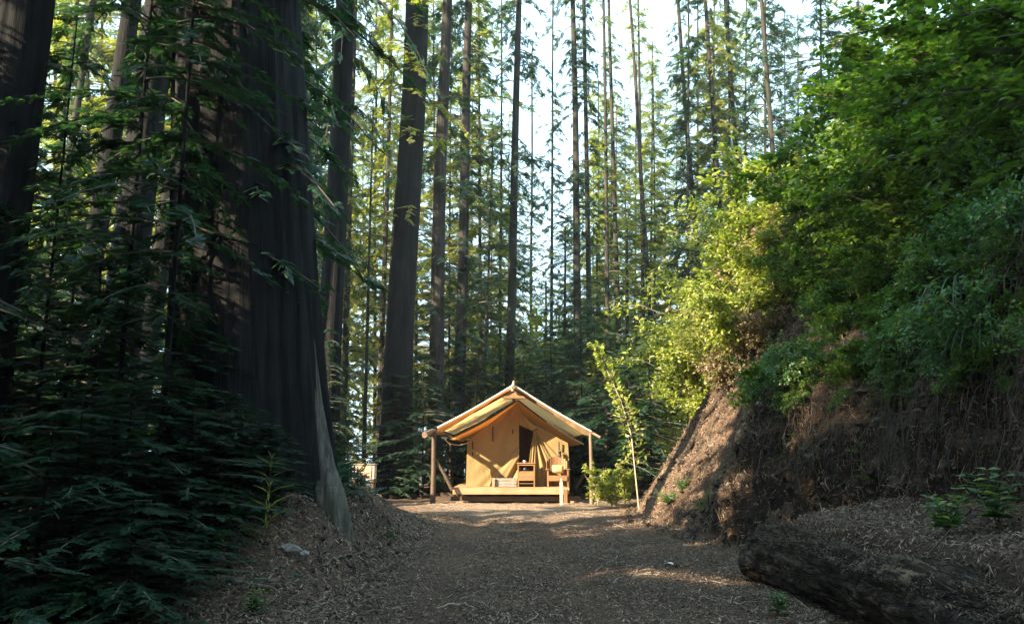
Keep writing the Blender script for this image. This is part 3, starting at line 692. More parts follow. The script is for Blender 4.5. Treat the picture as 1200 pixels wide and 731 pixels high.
for px, Y, ht, cs in ((190, 8.6, 1.9, 0.6), (235, 8.8, 1.6, 0.55), (280, 9.2, 1.3, 0.5), (150, 8.0, 2.0, 0.65), (100, 7.6, 1.9, 0.6), (215, 9.4, 2.4, 0.6), (60, 7.2, 1.8, 0.6), (318, 9.5, 0.9, 0.36), (170, 7.2, 1.1, 0.5)):
    young(px, Y, ht, 'knee-high to head-high dark seedling redwood growing before the foot of the giant redwood', 'seedling redwoods before the giant redwood', cs)
young(45, 9.8, 7.2, 'dark young redwood reaching across the right edge of the far left redwood', None, 0.8)  # added to cast shade on the giant redwood's bark
for px, Y, ht, cs in ((-20, 24.5, 7.5, 1.5), (30, 26, 8.0, 1.5), (85, 24.8, 6.5, 1.4), (140, 26.5, 7.5, 1.5), (190, 25, 6.0, 1.3), (240, 26, 6.5, 1.4), (60, 20.5, 4.5, 1.4), (120, 19.8, 4.2, 1.3), (175, 20.6, 4.3, 1.3), (0, 19, 5.0, 1.4), (215, 21, 3.8, 1.2), (360, 31, 5.5, 1.3), (395, 33, 4.5, 1.2), (330, 33, 6.0, 1.4), (300, 29, 6.5, 1.4)):
    young(px, Y, ht, 'dark young redwood low in the wood behind the leaning left trunks', 'dark young redwoods behind the leaning left trunks', cs)
for x, y in ((-8.8, 7.2),): young(0, y, 14, 'narrow unseen young redwood added to shade the far left redwood', None, 0.5, x=x)  # out of view, added to keep sun off the far left trunk
# redwoods added off the left edge to shade the path and giant redwood
for x, y, ht, cs in ((-7.5, 9.2, 7, 1.4), (-8, 12.0, 7, 1.4), (-6.8, 8.2, 8.6, 1.1), (-7.4, 10.2, 8.2, 1.2), (-6.9, 6.2, 8.6, 1.1), (-6.2, 6.8, 5.5, 1.2), (-5.6, 4.6, 5, 1.1), (-10.5, 10, 8, 1.5), (-5.8, 2.2, 6, 1.2)):
    young(0, y, ht, 'large dark young redwood added off the left edge for its shade', 'young redwoods added on the left for shade', cs, x=x)
# unseen grove added round the viewpoint to keep the foreground in shade
for i, (x, y, ht, cs) in enumerate(((-9, 1.0, 27, 0.8), (-12.5, -2, 30, 1.0), (-8, -4.5, 26, 0.95), (-16, -4.5, 32, 1.1), (-13, -9, 28, 1.1), (-7, -11, 30, 1.1), (-20, -8, 32, 1.1), (2, -14, 28, 1.2), (9, -5, 26, 1.0), (-6, -1.8, 27, 0.9), (-11, -6.5, 31, 1.1), (-14, -2.5, 28, 0.9), (14, 2, 22, 0.9), (-9.4, 4.0, 24, 0.52))):
    p = ground(x, y); root = tag(empty('redwood_tree', p), 'tall unseen redwood added around the viewpoint to shade the foreground', 'tree', 'shade redwoods added around the viewpoint'); root.rotation_euler.z = i * 1.3
    link('trunk', trunk_mesh(ht + 6, 0.5, 0.2, M['bark_red'], 0.3, 20, 20, i), root)
    c = link('crown', crown_shade, root); c.scale = (cs, cs, ht / 26)

for i, (x, y, ht) in enumerate(((-7.6, 24.6, 30), (-9.3, 27.4, 32), (-9.0, 31.5, 32))):  # dense redwoods added to keep sun off the trunks left of the tent
    p = ground(x, y); root = tag(empty('redwood_tree', p), 'dense dark redwood added behind the giant redwood to shade the trunks by the tent', 'tree', 'shade redwoods added behind the giant one'); root.rotation_euler.z = i * 1.3
    link('trunk', trunk_mesh(ht + 6, 0.4, 0.2, M['bark_red'], 0.3, 20, 20, i), root); c = link('crown', crown_shade, root); c.scale = (0.6, 0.6, ht / 26)

# ------------------------------------------------------------------ bushes on the bank
def bush(name, meshes, p, s, label, cat='bush', group=None, rz=None, tilt=(0, 0), sz=None):
    root = tag(empty(name, p), label, cat, group)
    root.rotation_euler = (tilt[0], tilt[1], rnd.uniform(0, 6.28) if rz is None else rz)
    root.scale = (s, s, sz or s)
    link('stems', meshes[0], root); link('foliage', meshes[1], root)
    return root
lit_a = shrub_meshes('lit_bush', 2.6, 1.7, 14, 9500, 0.10, M['leaf_lit'], 31, arch=0.6, wood='pale_twig')
lit_b = shrub_meshes('lit_bush_b', 2.2, 1.9, 12, 9000, 0.085, M['leaf_lit'], 32, SLIM, arch=0.8, lw=1.5, wood='pale_twig')
green_a = shrub_meshes('green_bush', 2.4, 1.8, 13, 6500, 0.105, M['leaf_green'], 33, arch=0.8, layer=0.5)
green_b = shrub_meshes('green_bush_b', 2.8, 1.9, 12, 6000, 0.12, M['leaf_green'], 34, arch=0.9, layer=0.6)
dry_a = shrub_meshes('dry_bush', 1.6, 1.2, 12, 3600, 0.09, M['leaf_dry'], 35, arch=0.9, wood='pale_twig')
low_a = shrub_meshes('low_bush', 0.8, 0.9, 12, 2600, 0.07, M['leaf_green'], 36, arch=0.9)
def on_bank(px, Y, dz=0.0):
    x = (px - 600) / F * Y; return ground(x, Y) + Vector((0, 0, dz))
k = 0
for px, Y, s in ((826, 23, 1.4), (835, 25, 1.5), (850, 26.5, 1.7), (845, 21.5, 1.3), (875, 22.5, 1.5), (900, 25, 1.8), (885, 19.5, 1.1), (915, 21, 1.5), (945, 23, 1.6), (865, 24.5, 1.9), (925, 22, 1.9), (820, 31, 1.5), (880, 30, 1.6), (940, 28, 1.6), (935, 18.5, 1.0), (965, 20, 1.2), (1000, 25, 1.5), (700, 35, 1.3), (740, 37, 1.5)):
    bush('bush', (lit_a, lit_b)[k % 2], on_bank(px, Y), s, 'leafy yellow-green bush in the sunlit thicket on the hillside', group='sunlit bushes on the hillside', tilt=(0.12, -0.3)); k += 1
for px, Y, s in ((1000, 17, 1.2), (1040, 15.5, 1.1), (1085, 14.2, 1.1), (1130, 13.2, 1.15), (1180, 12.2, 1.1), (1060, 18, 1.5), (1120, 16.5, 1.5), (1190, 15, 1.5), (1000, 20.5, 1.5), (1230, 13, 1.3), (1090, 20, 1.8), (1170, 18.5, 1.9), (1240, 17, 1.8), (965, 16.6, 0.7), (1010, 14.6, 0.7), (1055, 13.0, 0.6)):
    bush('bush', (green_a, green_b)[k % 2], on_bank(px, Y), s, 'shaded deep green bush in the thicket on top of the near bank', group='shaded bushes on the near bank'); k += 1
for px, Y, s, lb in ((850, 19.6, 0.85, 'bush of hanging dry pinkish leaves above the upper end of the fallen limb'), (905, 18.3, 0.8, 'bush of dry brown leaves where the sunlit slope meets the shaded bank'), (872, 20.6, 0.8, 'dry-leaved bush half hidden behind the hanging pinkish one')):
    bush('dry_bush', dry_a, on_bank(px, Y), s, lb)

for i, (px, Y, s_) in enumerate(((835, 22.5, 1.0), (862, 21.3, 1.3), (890, 20.4, 1.2), (925, 19.4, 1.2), (955, 18.6, 1.1), (985, 17.4, 0.9), (905, 22.8, 1.6), (945, 21.4, 1.5), (880, 19.2, 0.7))):
    bush('dry_bush', dry_a, on_bank(px, Y, 0.1), s_, 'straggling bush of brown and pale dead leaves mixed into the hillside thicket', group='dry bushes in the hillside thicket')
# overhanging hazel boughs at upper right (rooted out of frame)
def bough_tree(name, label, base, tips, mat, ls, nleaf, seed, tr=0.07):
    g = np.random.default_rng(seed); root = tag(empty(name, base), label, 'tree'); st = MB(); Ps, Ds, Ns = [], [], []
    for tip in tips:
        v = Vector(tip) - Vector(base); Lh = v.length
        pts = []
        for s in np.linspace(0, 1, 9):
            p = v * s; p.z += math.sin(s * math.pi) * 0.13 * Lh; p += Vector(g.normal(0, 0.015 * Lh, 3)) * (0 < s < 1); pts.append(p)
        st.tube(pts, [tr * (1.05 - s) * 0.6 + 0.006 for s in np.linspace(0, 1, 9)], 5, 0)
        for b_ in range(26):
            s0 = g.uniform(0.3, 1.0); i = min(7, int(s0 * 8)); p0 = np.array(pts[i].lerp(pts[i + 1], s0 * 8 - i))
            d2 = norm(np.array(v) / Lh * 0.6 + g.normal(0, 0.8, 3) * np.array([1, 1, 0.3])); l = g.uniform(0.35, 0.95)
            p2 = p0 + d2 * l + np.array([0, 0, -0.14 * l])
            st.tube([tuple(p0), tuple(p2)], [0.008, 0.003], 3, 0, cap=False)
            m_ = nleaf // (len(tips) * 26); s = g.uniform(0.05, 1.05, m_)[:, None]
            Ps.append(p0 + (p2 - p0) * s + g.normal(0, 0.05, (m_, 3)) * np.array([1, 1, 0.4]))
            sd = np.where(g.random(m_) < .5, 1, -1)[:, None]; perp = norm(np.array([-d2[1], d2[0], 0]))
            Ds.append(d2 * 0.6 + perp * sd + g.normal(0, 0.3, (m_, 3)) * np.array([1, 1, .5]) + np.array([0, 0, -0.2]))
            Ns.append(np.array([0, 0, 1.0]) + g.normal(0, 0.3, (m_, 3)))
    Pn = np.concatenate(Ps); v_, f_ = instance(LEAF, Pn, np.concatenate(Ds), np.concatenate(Ns), ls * g.uniform(0.6, 1.2, len(Pn)))
    lv = MB(); lv.add(v_, f_)
    st.build('branches', M['twig'], root); lv.build('foliage', mat, root)
    return root
def Pt(px, py, Y): return tuple(P(px, py, Y))
bough_tree('hazel_tree', 'leafy green hazel whose boughs fill the upper right corner', ground(8.2, 9.5), [Pt(1000, 40, 10), Pt(1060, 90, 9.5), Pt(1120, 20, 9), Pt(1180, 110, 8.6), Pt(1010, 150, 10.2), Pt(1100, 180, 9.2), Pt(1200, 40, 8.4), Pt(1150, 60, 10), Pt(1060, -20, 10), Pt(1190, 200, 9)], M['leaf_green'], 0.13, 6200, 41)
bough_tree('hazel_tree', 'hazel reaching left with half-lit boughs above the shaded bank', ground(8.6, 13.5), [Pt(985, 60, 14), Pt(1000, 20, 13.5), Pt(1000, 130, 14), Pt(1030, 110, 13), Pt(1050, 30, 13), Pt(1010, 190, 13.6), Pt(960, 110, 15), Pt(1120, 60, 13)], M['leaf_green'], 0.13, 6200, 42)

# ------------------------------------------------------------------ wooden platform
gz = hz(0, 24)
def X(px, Y): return (px - 600) / F * Y / 1.0 * 1.0
def Pv(px, py, Y): return P(px, py, Y)
DECK = 0.56
plat = tag(empty('wooden_platform', (0.2, 24, gz)), 'raised wooden deck of pale sawn boards that the canvas tent stands on', 'wooden deck')
def child(mb, name, mats, root, smooth=False, label=None):
    o = mb.build(name, mats, root, smooth)
    o.matrix_parent_inverse = Matrix.Translation(-Vector(root.location))
    if label: o['label'] = label
    return o
x0, x1 = Pv(530.5, 570, 23.6).x, Pv(667, 570, 23.6).x
b = MB(); b.box(((x0 + x1) / 2, 23.6, DECK - 0.09), (x1 - x0, 0.05, 0.19)); child(b, 'fascia_board', M['wood_new'], plat)
for i in range(44):
    b = MB(); yy = 23.70 + i * 0.145
    if i > 0 and i % 1 == 0 and yy < 30:
        pass
    b.box(((x0 + x1) / 2 + rnd.uniform(-.012, .012), yy, DECK - 0.018 + rnd.uniform(-.002, .002)), (x1 - x0 - 0.02, 0.138, 0.036))
    child(b, 'deck_board', M['wood_new'], plat)
for yy in (23.85, 26.5, 29.6):
    a, c = Pv(507, 580, 23.85).x, Pv(680, 580, 23.85).x
    b = MB(); b.box(((a + c) / 2, yy, DECK - 0.32), (c - a, 0.12, 0.13)); child(b, 'beam', M['wood_dark'], plat)
for i in range(7):
    xx = x0 + 0.15 + (x1 - x0 - 0.3) * i / 6
    b = MB(); b.box((xx, 26.85, DECK - 0.146), (0.05, 6.1, 0.21)); child(b, 'joist', M['wood_dark'], plat)
for xx, yy in ((Pv(539, 588, 23.8).x, 23.8), (1.75, 23.86), (0.2, 26.5), (-1.4, 29.6), (1.75, 29.6), (-1.5, 26.5), (1.8, 26.5)):
    z = hz(xx, yy); b = MB(); h_ = DECK - 0.385 - z + 0.08
    b.box((xx, yy, z - 0.08 + h_ / 2), (0.19, 0.17, h_)); child(b, 'footing_block', M['wood_new'], plat)
b = MB(); b.box((x1 - 0.11, 23.55, 0.30), (0.10, 0.05, 0.42)); child(b, 'corner_post', M['wood_orange'], plat)

# ------------------------------------------------------------------ canvas tent
tent = tag(empty('canvas_tent', (0.17, 25, DECK)), 'tan canvas wall tent with open flap under a tan fly held by peeled poles', 'tent')
Yf = 24.5
AX, AZ = 0.18, Pv(607, 470.5, Yf).z
LX, LZ = Pv(547.5, 517, Yf).x, Pv(547.5, 517, Yf).z
RX, RZ = Pv(665.5, 519, Yf).x, Pv(665.5, 519, Yf).z
BLX, BRX = Pv(546, 567, Yf).x, Pv(668.5, 567, Yf).x
def roofz(x): return np.interp(x, [LX, AX, RX], [LZ, AZ, RZ])
tie = Pv(626, 504.5, Yf)
def fold(x, z):
    x = np.asarray(x); z = np.asarray(z)
    y = 0.05 * fbm(x * 1.1 + z * 0.9, z * 0.5 - x * 0.4, 71, 3)
    # long diagonal creases from the peak to the lower left
    y = y + 0.022 * np.sin((x * 1.0 - z * 0.62) * 8.5 + 0.6 * np.sin(z * 3)) * sstep(-1.5, -0.3, x) * (x < 0.25)
    dx = x - tie.x; dz = tie.z - z; r_ = np.hypot(dx, dz); an = np.arctan2(dx, np.maximum(dz, 1e-3))
    m = sstep(0.02, 0.35, r_) * (dz > -0.05) * (1 - sstep(0.45, 0.95, np.abs(an)))
    y = y + m * (0.055 * np.sin(an * 24) + 0.03 * np.sin(an * 41 + 1))
    dxa = x - AX; dza = AZ - z; ana = np.arctan2(dxa, np.maximum(dza, 1e-3)); ra = np.hypot(dxa, dza)
    y = y + 0.03 * np.sin(ana * 17 + 1.3) * sstep(0.05, 0.4, ra) * (1 - sstep(0.7, 1.7, ra))
    return y
DZT = Pv(608, 497.5, Yf).z; DXL = Pv(608.3, 510, Yf).x
DR = [(Pv(0, 568, Yf).z, Pv(618.5, 568, Yf).x), (Pv(0, 541, Yf).z, Pv(620.5, 541, Yf).x), (Pv(0, 520, Yf).z, Pv(623, 520, Yf).x), (tie.z, tie.x), (tie.z + 0.06, Pv(618, 501, Yf).x), (DZT, DXL + 0.005)]
b = MB()
def wall_patch(xl, xr, n=50, m=70, ztop=None, zb=DECK + 0.003):
    G = []
    for i in range(m + 1):
        t = i / m; row = []
        for j in range(n + 1):
            s = j / n
            row.append((s, t))
        G.append(row)
    G = np.array(G); S_, T_ = G[..., 0], G[..., 1]
    return S_, T_
# left panel
S_, T_ = wall_patch(0, 0)
Xb = BLX + (DXL - BLX) * S_; Xe = LX + (DXL - LX) * S_
Zt = roofz(Xe); Z = (DECK + 0.004) + (Zt - DECK - 0.004) * T_; Xc = Xb + (Xe - Xb) * T_
G = np.stack([Xc, Yf + fold(Xc, Z), Z], -1); b.grid(G)
# right panel: left boundary follows the tied-back flap
S_, T_ = wall_patch(0, 0, 70, 110)
zl = (DECK + 0.004) + (AZ - DECK) * T_
LB = np.interp(zl, [p[0] for p in DR] + [AZ], [p[1] for p in DR] + [DXL])
Xe = LB + (RX - LB) * S_; Xb = LB + (BRX - LB) * S_
tz = T_
Zt = roofz(Xe); Z = (DECK + 0.004) + (Zt - DECK) * T_
LB2 = np.interp(Z, [p[0] for p in DR] + [AZ], [p[1] for p in DR] + [DXL])
Xc = LB2 + ((Xb + (Xe - Xb) * T_) - LB2) * S_
G = np.stack([Xc, Yf + fold(Xc, Z), Z], -1); b.grid(G)
child(b, 'front_wall', M['canvas'], tent, True)
# door flap: loose gathered edge
b = MB(); G = []
for i in range(40):
    t = i / 39; z = tie.z - (tie.z - DECK - 0.01) * t
    xl = np.interp(z, [p[0] for p in DR[:4]], [p[1] for p in DR[:4]])
    G.append([(xl - 0.03 * t + 0.30 * s * (0.12 + 0.88 * t ** 0.6), Yf - 0.05 - 0.045 * math.sin(s * 17 + 1) * (0.2 + t) + 0.02 * math.sin(t * 5), z) for s in np.linspace(0, 1, 26)])
b.grid(np.array(G)); child(b, 'door_flap', M['canvas'], tent, True)
b = MB(); b.tube([Pv(624, 505, 24.42), Pv(628, 502.8, 24.4), Pv(630.5, 503.3, 24.43)], 0.012, 5); child(b, 'flap_tie', M['strap'], tent)
# side and back walls
Yb = 29.4
for nm, xb, xe, ze in (('side_wall', BLX, LX, LZ), ('side_wall', BRX, RX, RZ)):
    b = MB(); tt, yy = np.meshgrid(np.linspace(0, 1, 14), np.linspace(Yf + 0.03, Yb, 40), indexing='ij')
    xx = xb + (xe - xb) * tt + 0.04 * fbm(yy * 1.2, tt * 2, 80, 3)
    b.grid(np.stack([xx, yy, DECK + 0.004 + (ze - DECK) * tt], -1)); child(b, nm, M['canvas_shaded'], tent, True)
b = MB(); xs = np.linspace(LX, RX, 30); tt = np.linspace(0, 1, 12)
G = np.array([[(x, Yb, DECK + 0.004 + (roofz(x) - DECK) * t) for x in xs] for t in tt]); b.grid(G); child(b, 'back_wall', M['canvas_shaded'], tent, True)
# inner roof, with its overhang
Yi = 24.1
iL, iR = Pv(526, 514, Yi), Pv(684, 520, Yi); iA = Vector((AX, Yi, Pv(606, 468.5, Yi).z))
b = MB()
for e in (iL, iR):
    ss, yy = np.meshgrid(np.linspace(0, 1, 24), np.linspace(Yi, 29.7, 40), indexing='ij')
    xx = iA.x + (e.x - iA.x) * ss; zz = iA.z + (e.z - iA.z) * ss - 0.07 * np.sin(ss * math.pi) + 0.02 * fbm(xx * 2, yy * 1.3, 84, 3)
    b.grid(np.stack([xx, yy, zz], -1))
child(b, 'tent_roof', M['canvas_roof'], tent, True)
b = MB()
for e in (iL, iR):
    b.tube([iA + (e - iA) * s + Vector((0, -0.01, -0.07 * math.sin(s * math.pi) - 0.01)) for s in np.linspace(0, 1, 10)], 0.022, 5)
child(b, 'roof_hem', M['strap'], tent)
# outer fly
Yo = 23.35
fA, fL, fR = Pv(601.8, 451.5, Yo), Pv(512.5, 501.5, Yo), Pv(693, 506, Yo)
b = MB()
for e in (fL, fR):
    ss, yy = np.meshgrid(np.linspace(0, 1, 30), np.linspace(Yo, 30.2, 44), indexing='ij')
    xx = fA.x + (e.x - fA.x) * ss; zz = fA.z + (e.z - fA.z) * ss - 0.035 * np.sin(ss * math.pi) + 0.03 * fbm(xx * 1.6 + 4, yy * 1.1, 88, 3) * np.sin(ss * math.pi)
    b.grid(np.stack([xx, yy, zz], -1))
    # hanging valance along the front edge, curling down towards the eave
    G = [[(fA.x + (e.x - fA.x) * s, Yo + 0.03 + 0.10 * t + 0.02 * math.sin(s * 30) * t, fA.z + (e.z - fA.z) * s - 0.035 * math.sin(s * math.pi) - (0.03 + 0.17 * s ** 1.2 * (1 - sstep(0.9, 1.0, s) * 0.5)) * t) for s in np.linspace(0.05, 1.0, 50)] for t in np.linspace(0, 1, 6)]
    b.grid(np.array(G))
child(b, 'rain_fly', M['canvas_fly'], tent, True)
b = MB()
for e in (fL, fR):
    pts = [fA + (e - fA) * s + Vector((0, -0.02, -0.035 * math.sin(s * math.pi) + 0.012)) for s in np.linspace(0, 1, 12)]
    b.tube(pts, 0.024, 6)
child(b, 'fly_hem', M['hem'], tent)
# frame
def pole(name, pts, r, mat='pole', n=10):
    b = MB(); b.tube(pts, r, n, jit=lambda i, j: 1 + 0.08 * math.sin(i * 2.1 + j * 1.7)); child(b, name, M[mat], tent, True)
pole('ridge_pole', [(fA.x, 23.05, fA.z - 0.07), (fA.x, 26, fA.z - 0.07), (fA.x + 0.05, 30.3, fA.z - 0.08)], 0.055)
b = MB(); b.tube([(fA.x - 0.02, 23.3, fA.z - 0.16), (fA.x, 23.28, fA.z + 0.03), (fA.x + 0.01, 23.28, fA.z + 0.13)], [0.05, 0.045, 0.02], 8); child(b, 'finial', M['pole_pale'], tent, True)
for e in (fL, fR):
    pole('rafter', [(fA.x, 23.5, fA.z - 0.1), ((fA.x + e.x) / 2, 23.5, (fA.z + e.z) / 2 - 0.11), (e.x, 23.5, e.z - 0.06)], 0.04, 'wood_dark')
ga, gb = Pv(589, 466.5, 23.42), Pv(614, 466.5, 23.42)
b = MB(); gy_ = 23.42; gt = Pv(601.5, 457.5, 23.42)
V = [(ga.x, gy_, ga.z - 0.02), (gb.x, gy_, gb.z - 0.02), (gb.x - 0.05, gy_, gb.z + 0.08), (gt.x + 0.03, gy_, gt.z + 0.03), (gt.x - 0.03, gy_, gt.z + 0.03), (ga.x + 0.05, gy_, ga.z + 0.08)]
V2 = [(x, y + 0.035, z) for x, y, z in V]
b.add(V, [[0, 1, 2, 3, 4, 5]]); b.add(V2, [[5, 4, 3, 2, 1, 0]])
for i in range(6): b.add([V[i], V[(i + 1) % 6], V2[(i + 1) % 6], V2[i]], [[0, 3, 2, 1]])
child(b, 'gable_board', M['wood_orange_x'], tent)
b = MB(); b.box(((ga.x + gb.x) / 2, gy_ - 0.012, ga.z + 0.03), (gb.x - ga.x + 0.06, 0.04, 0.06)); child(b, 'collar_tie', M['wood_orange_x'], tent)
lp, rp = Pv(508.5, 506, 23.4), Pv(692, 508, 23.4)
for p, r_, m_ in ((lp, 0.07, 'wood_dark'), (rp, 0.055, 'pole')):
    g0 = hz(p.x, p.y) - 0.1
    pole('post', [(p.x, p.y, g0), (p.x + 0.01, p.y, (g0 + p.z) / 2), (p.x, p.y, p.z + 0.02)], [r_ * 1.1, r_, r_ * 0.95], m_)
    g0 = hz(p.x, 29.8) - 0.1
    pole('post', [(p.x, 29.8, g0), (p.x, 29.8, p.z)], 0.045, 'wood_dark')
e0 = Pv(497.5, 509.5, 22.9)
pole('eave_rail', [tuple(e0), (lp.x - 0.03, 23.5, lp.z + 0.03), (lp.x, 29.9, lp.z + 0.02)], [0.085, 0.075, 0.06], 'pole')
e1 = Pv(704, 512.5, 23.0)
pole('eave_rail', [tuple(e1), (rp.x + 0.04, 23.4, rp.z + 0.03), (rp.x, 29.9, rp.z + 0.02)], [0.032, 0.038, 0.045], 'pole')
a, c = Pv(511, 539, 23.45), Pv(530, 574, 23.45); pole('brace', [tuple(a), tuple((a + c) / 2 + Vector((0.02, 0, 0))), tuple(c)], [0.045, 0.05, 0.055], 'wood_dark')
a, c = Pv(689, 548, 25.6), Pv(674, 572, 25.6); pole('brace', [tuple(a), tuple(c)], 0.06, 'wood_dark')
for (ax_, ay_, bx_, by_) in ((577.8, 499.5, 577.2, 517), (554.8, 517, 553, 534), (655, 517.5, 655.3, 527), (600.8, 503, 601, 508)):
    b = MB(); a = Pv(ax_, ay_, 24.40); c = Pv(bx_, by_, 24.40); b.box(tuple((a + c) / 2), (0.035, 0.02, abs(a.z - c.z))); child(b, 'tie_strap', M['strap'], tent)
b = MB()
for s0, s1 in ((Pv(519, 512, 23.5), Pv(531, 521, 24.3)), (Pv(527, 520, 23.9), Pv(548, 519, 24.4))):
    b.tube([tuple(s0), tuple((s0 + s1) / 2 - Vector((0, 0, .05))), tuple(s1)], 0.014, 4)
child(b, 'guy_rope', M['rope'], tent)

# ------------------------------------------------------------------ things on the deck
def root_at(name, p, label, cat): return tag(empty(name, p), label, cat)
def bx(b, x, y, z, sx, sy, sz, mat=0): b.box((x, y, z), (sx, sy, sz), mat=mat)
# small cabinet with open niche
c0 = Pv(616.7, 567, 24.0); cb = root_at('nightstand', (c0.x, 24.12, DECK), 'small orange-brown wooden cabinet with an open niche beside the tent door', 'nightstand')
def loc(mb, name, mats, root, smooth=False):
    return mb.build(name, mats, root, smooth)
w, h, dp = 0.50, 0.66, 0.38
b = MB()
for sx in (-1, 1): bx(b, sx * (w / 2 - 0.02), 0, h / 2, 0.04, dp, h)
bx(b, 0, dp / 2 - 0.01, h / 2, w - 0.081, 0.02, h - 0.03)
loc(b, 'side_panels', M['wood_orange'], cb)
b = MB(); bx(b, 0, -0.01, h + 0.013, w + 0.04, dp + 0.04, 0.025); loc(b, 'top', M['wood_orange_x'], cb)
b = MB(); bx(b, 0, -dp / 2 + 0.012, 0.30, w - 0.084, 0.022, 0.24); loc(b, 'drawer_front', M['wood_orange_x'], cb)
b = MB(); bx(b, 0, 0, 0.435, w - 0.084, dp - 0.03, 0.018); bx(b, 0, 0, 0.10, w - 0.084, dp - 0.03, 0.018); loc(b, 'shelf', M['wood_orange_x'], cb)
b = MB(); bx(b, 0, -dp / 2 + 0.012, h - 0.03, w - 0.084, 0.022, 0.05); loc(b, 'rail', M['wood_orange_x'], cb)
def lathe(b, prof, c, n=16, mat=0):
    th = np.linspace(0, 2 * math.pi, n + 1)
    G = np.array([[(c[0] + r * math.cos(t), c[1] + r * math.sin(t), c[2] + z) for t in th] for r, z in prof]); b.grid(G, mat)
kt = root_at('kettle', (c0.x - 0.02, 24.04, DECK + 0.446), 'small dark kettle inside the niche of the wooden cabinet', 'kettle')
b = MB(); lathe(b, [(0.001, 0), (0.075, 0), (0.09, 0.04), (0.08, 0.09), (0.04, 0.115), (0.001, 0.12)], (0, 0, 0)); loc(b, 'body', M['black'], kt, True)
b = MB(); b.tube([(-0.06, 0, 0.10), (-0.05, 0, 0.155), (0, 0, 0.175), (0.05, 0, 0.155), (0.06, 0, 0.10)], 0.008, 6); loc(b, 'handle', M['black'], kt, True)
b = MB(); b.tube([(-0.08, 0, 0.04), (-0.12, 0, 0.07), (-0.135, 0, 0.105)], [0.016, 0.012, 0.01], 6); loc(b, 'spout', M['black'], kt, True)
b = MB(); lathe(b, [(0.001, 0), (0.035, 0), (0.042, 0.06), (0.039, 0.06), (0.033, 0.008), (0.001, 0.008)], (0, 0, 0)); th = [(0.04 + 0.022 * math.sin(a), 0, 0.03 + 0.02 * math.cos(a)) for a in np.linspace(0, math.pi, 6)]; b.tube(th, 0.004, 5)
o = b.build('mug', M['white'], None, True); o.location = (c0.x - 0.05, 24.08, DECK + h + 0.027); tag(o, 'tiny white mug on top of the wooden cabinet', 'mug')
# low crate / planter
c1 = Pv(591, 567, 24.0); pl = root_at('wooden_crate', (c1.x, 24.08, DECK), 'low weathered grey slatted crate on the deck left of the cabinet', 'crate')
for k_ in range(3):
    b = MB(); z = 0.05 + k_ * 0.08
    bx(b, 0, -0.14, z, 0.70, 0.018, 0.068); bx(b, 0, 0.14, z, 0.70, 0.018, 0.068); bx(b, -0.341, 0, z, 0.018, 0.262, 0.068); bx(b, 0.341, 0, z, 0.018, 0.262, 0.068)
    loc(b, 'slat', M['wood_grey'], pl)
for sx in (-1, 1):
    for sy in (-1, 1):
        b = MB(); bx(b, sx * 0.31, sy * 0.12, 0.13, 0.035, 0.02, 0.255); loc(b, 'corner_batten', M['wood_grey'], pl)
b = MB(); bx(b, 0, 0, 0.02, 0.66, 0.25, 0.015); loc(b, 'bottom', M['wood_grey'], pl)
b = MB(); b.box((0, 0, 0.13), (0.05, 0.04, 0.26)); o = b.build('wooden_block', M['wood_new']); o.location = (Pv(578.2, 565, 23.85).x, 23.87, DECK); tag(o, 'pale upright wood offcut at the left end of the grey crate', 'wood block')
# armchair with curved slatted back
c2 = Pv(653.5, 567, 24.0); ch = root_at('armchair', (c2.x, 24.06, DECK), 'low wooden armchair with rounded slatted back on the right of the porch', 'armchair')
for i in range(9):
    a = -0.95 + 1.9 * i / 8; x = 0.34 * math.sin(a); y = 0.16 + 0.16 * math.cos(a); top = 0.86 - 0.13 * (abs(a) / 0.95) ** 2.5
    b = MB(); b.box((x, y, (0.22 + top) / 2), (0.073, 0.018, top - 0.22), Quaternion((0, 0, 1), -a * 0.8).to_matrix().to_4x4()); loc(b, 'back_slat', M['wood_orange'], ch)
for z in (0.45, 0.74):
    b = MB(); b.tube([(0.36 * math.sin(a), 0.185 + 0.165 * math.cos(a), z) for a in np.linspace(-0.95, 0.95, 10)], 0.017, 6); loc(b, 'back_rail', M['wood_dark'], ch)
for i in range(5):
    b = MB(); b.box((0, -0.20 + i * 0.1, 0.31), (0.50, 0.09, 0.022)); loc(b, 'seat_slat', M['wood_orange_x'], ch)
b = MB(); b.box((0, -0.262, 0.245), (0.52, 0.024, 0.14)); loc(b, 'front_board', M['wood_orange_x'], ch)
for sx in (-1, 1):
    b = MB(); b.box((sx * 0.30, -0.03, 0.50), (0.09, 0.50, 0.024)); loc(b, 'armrest', M['wood_orange_x'], ch)
    for yy in (-0.22, 0.2):
        b = MB(); b.box((sx * 0.285, yy, 0.244), (0.045, 0.05, 0.488)); loc(b, 'leg', M['wood_orange'], ch)
b = MB(); G = []
for i in range(13):
    for_j = []
    for j in range(13):
        u, v = i / 12 * 2 - 1, j / 12 * 2 - 1
        for_j.append((u * 0.17, -0.0 + 0.07 * (1 - u ** 4) * (1 - v ** 4) * -1, v * 0.12))
    G.append(for_j)
G = np.array(G); b.grid(G); G2 = G.copy(); G2[..., 1] *= -1; b.grid(G2[::-1])
o = b.build('cushion', M['wood_orange_x'], None, True); o.data.materials[0] = plain_mat('striped_cushion', (0.50, 0.30, 0.13), 0.9); o.location = (c2.x + 0.02, 24.17, DECK + 0.50); o.rotation_euler = (R(-14), 0, 0); tag(o, 'small tan cushion leaning on the back of the wooden armchair', 'cushion')
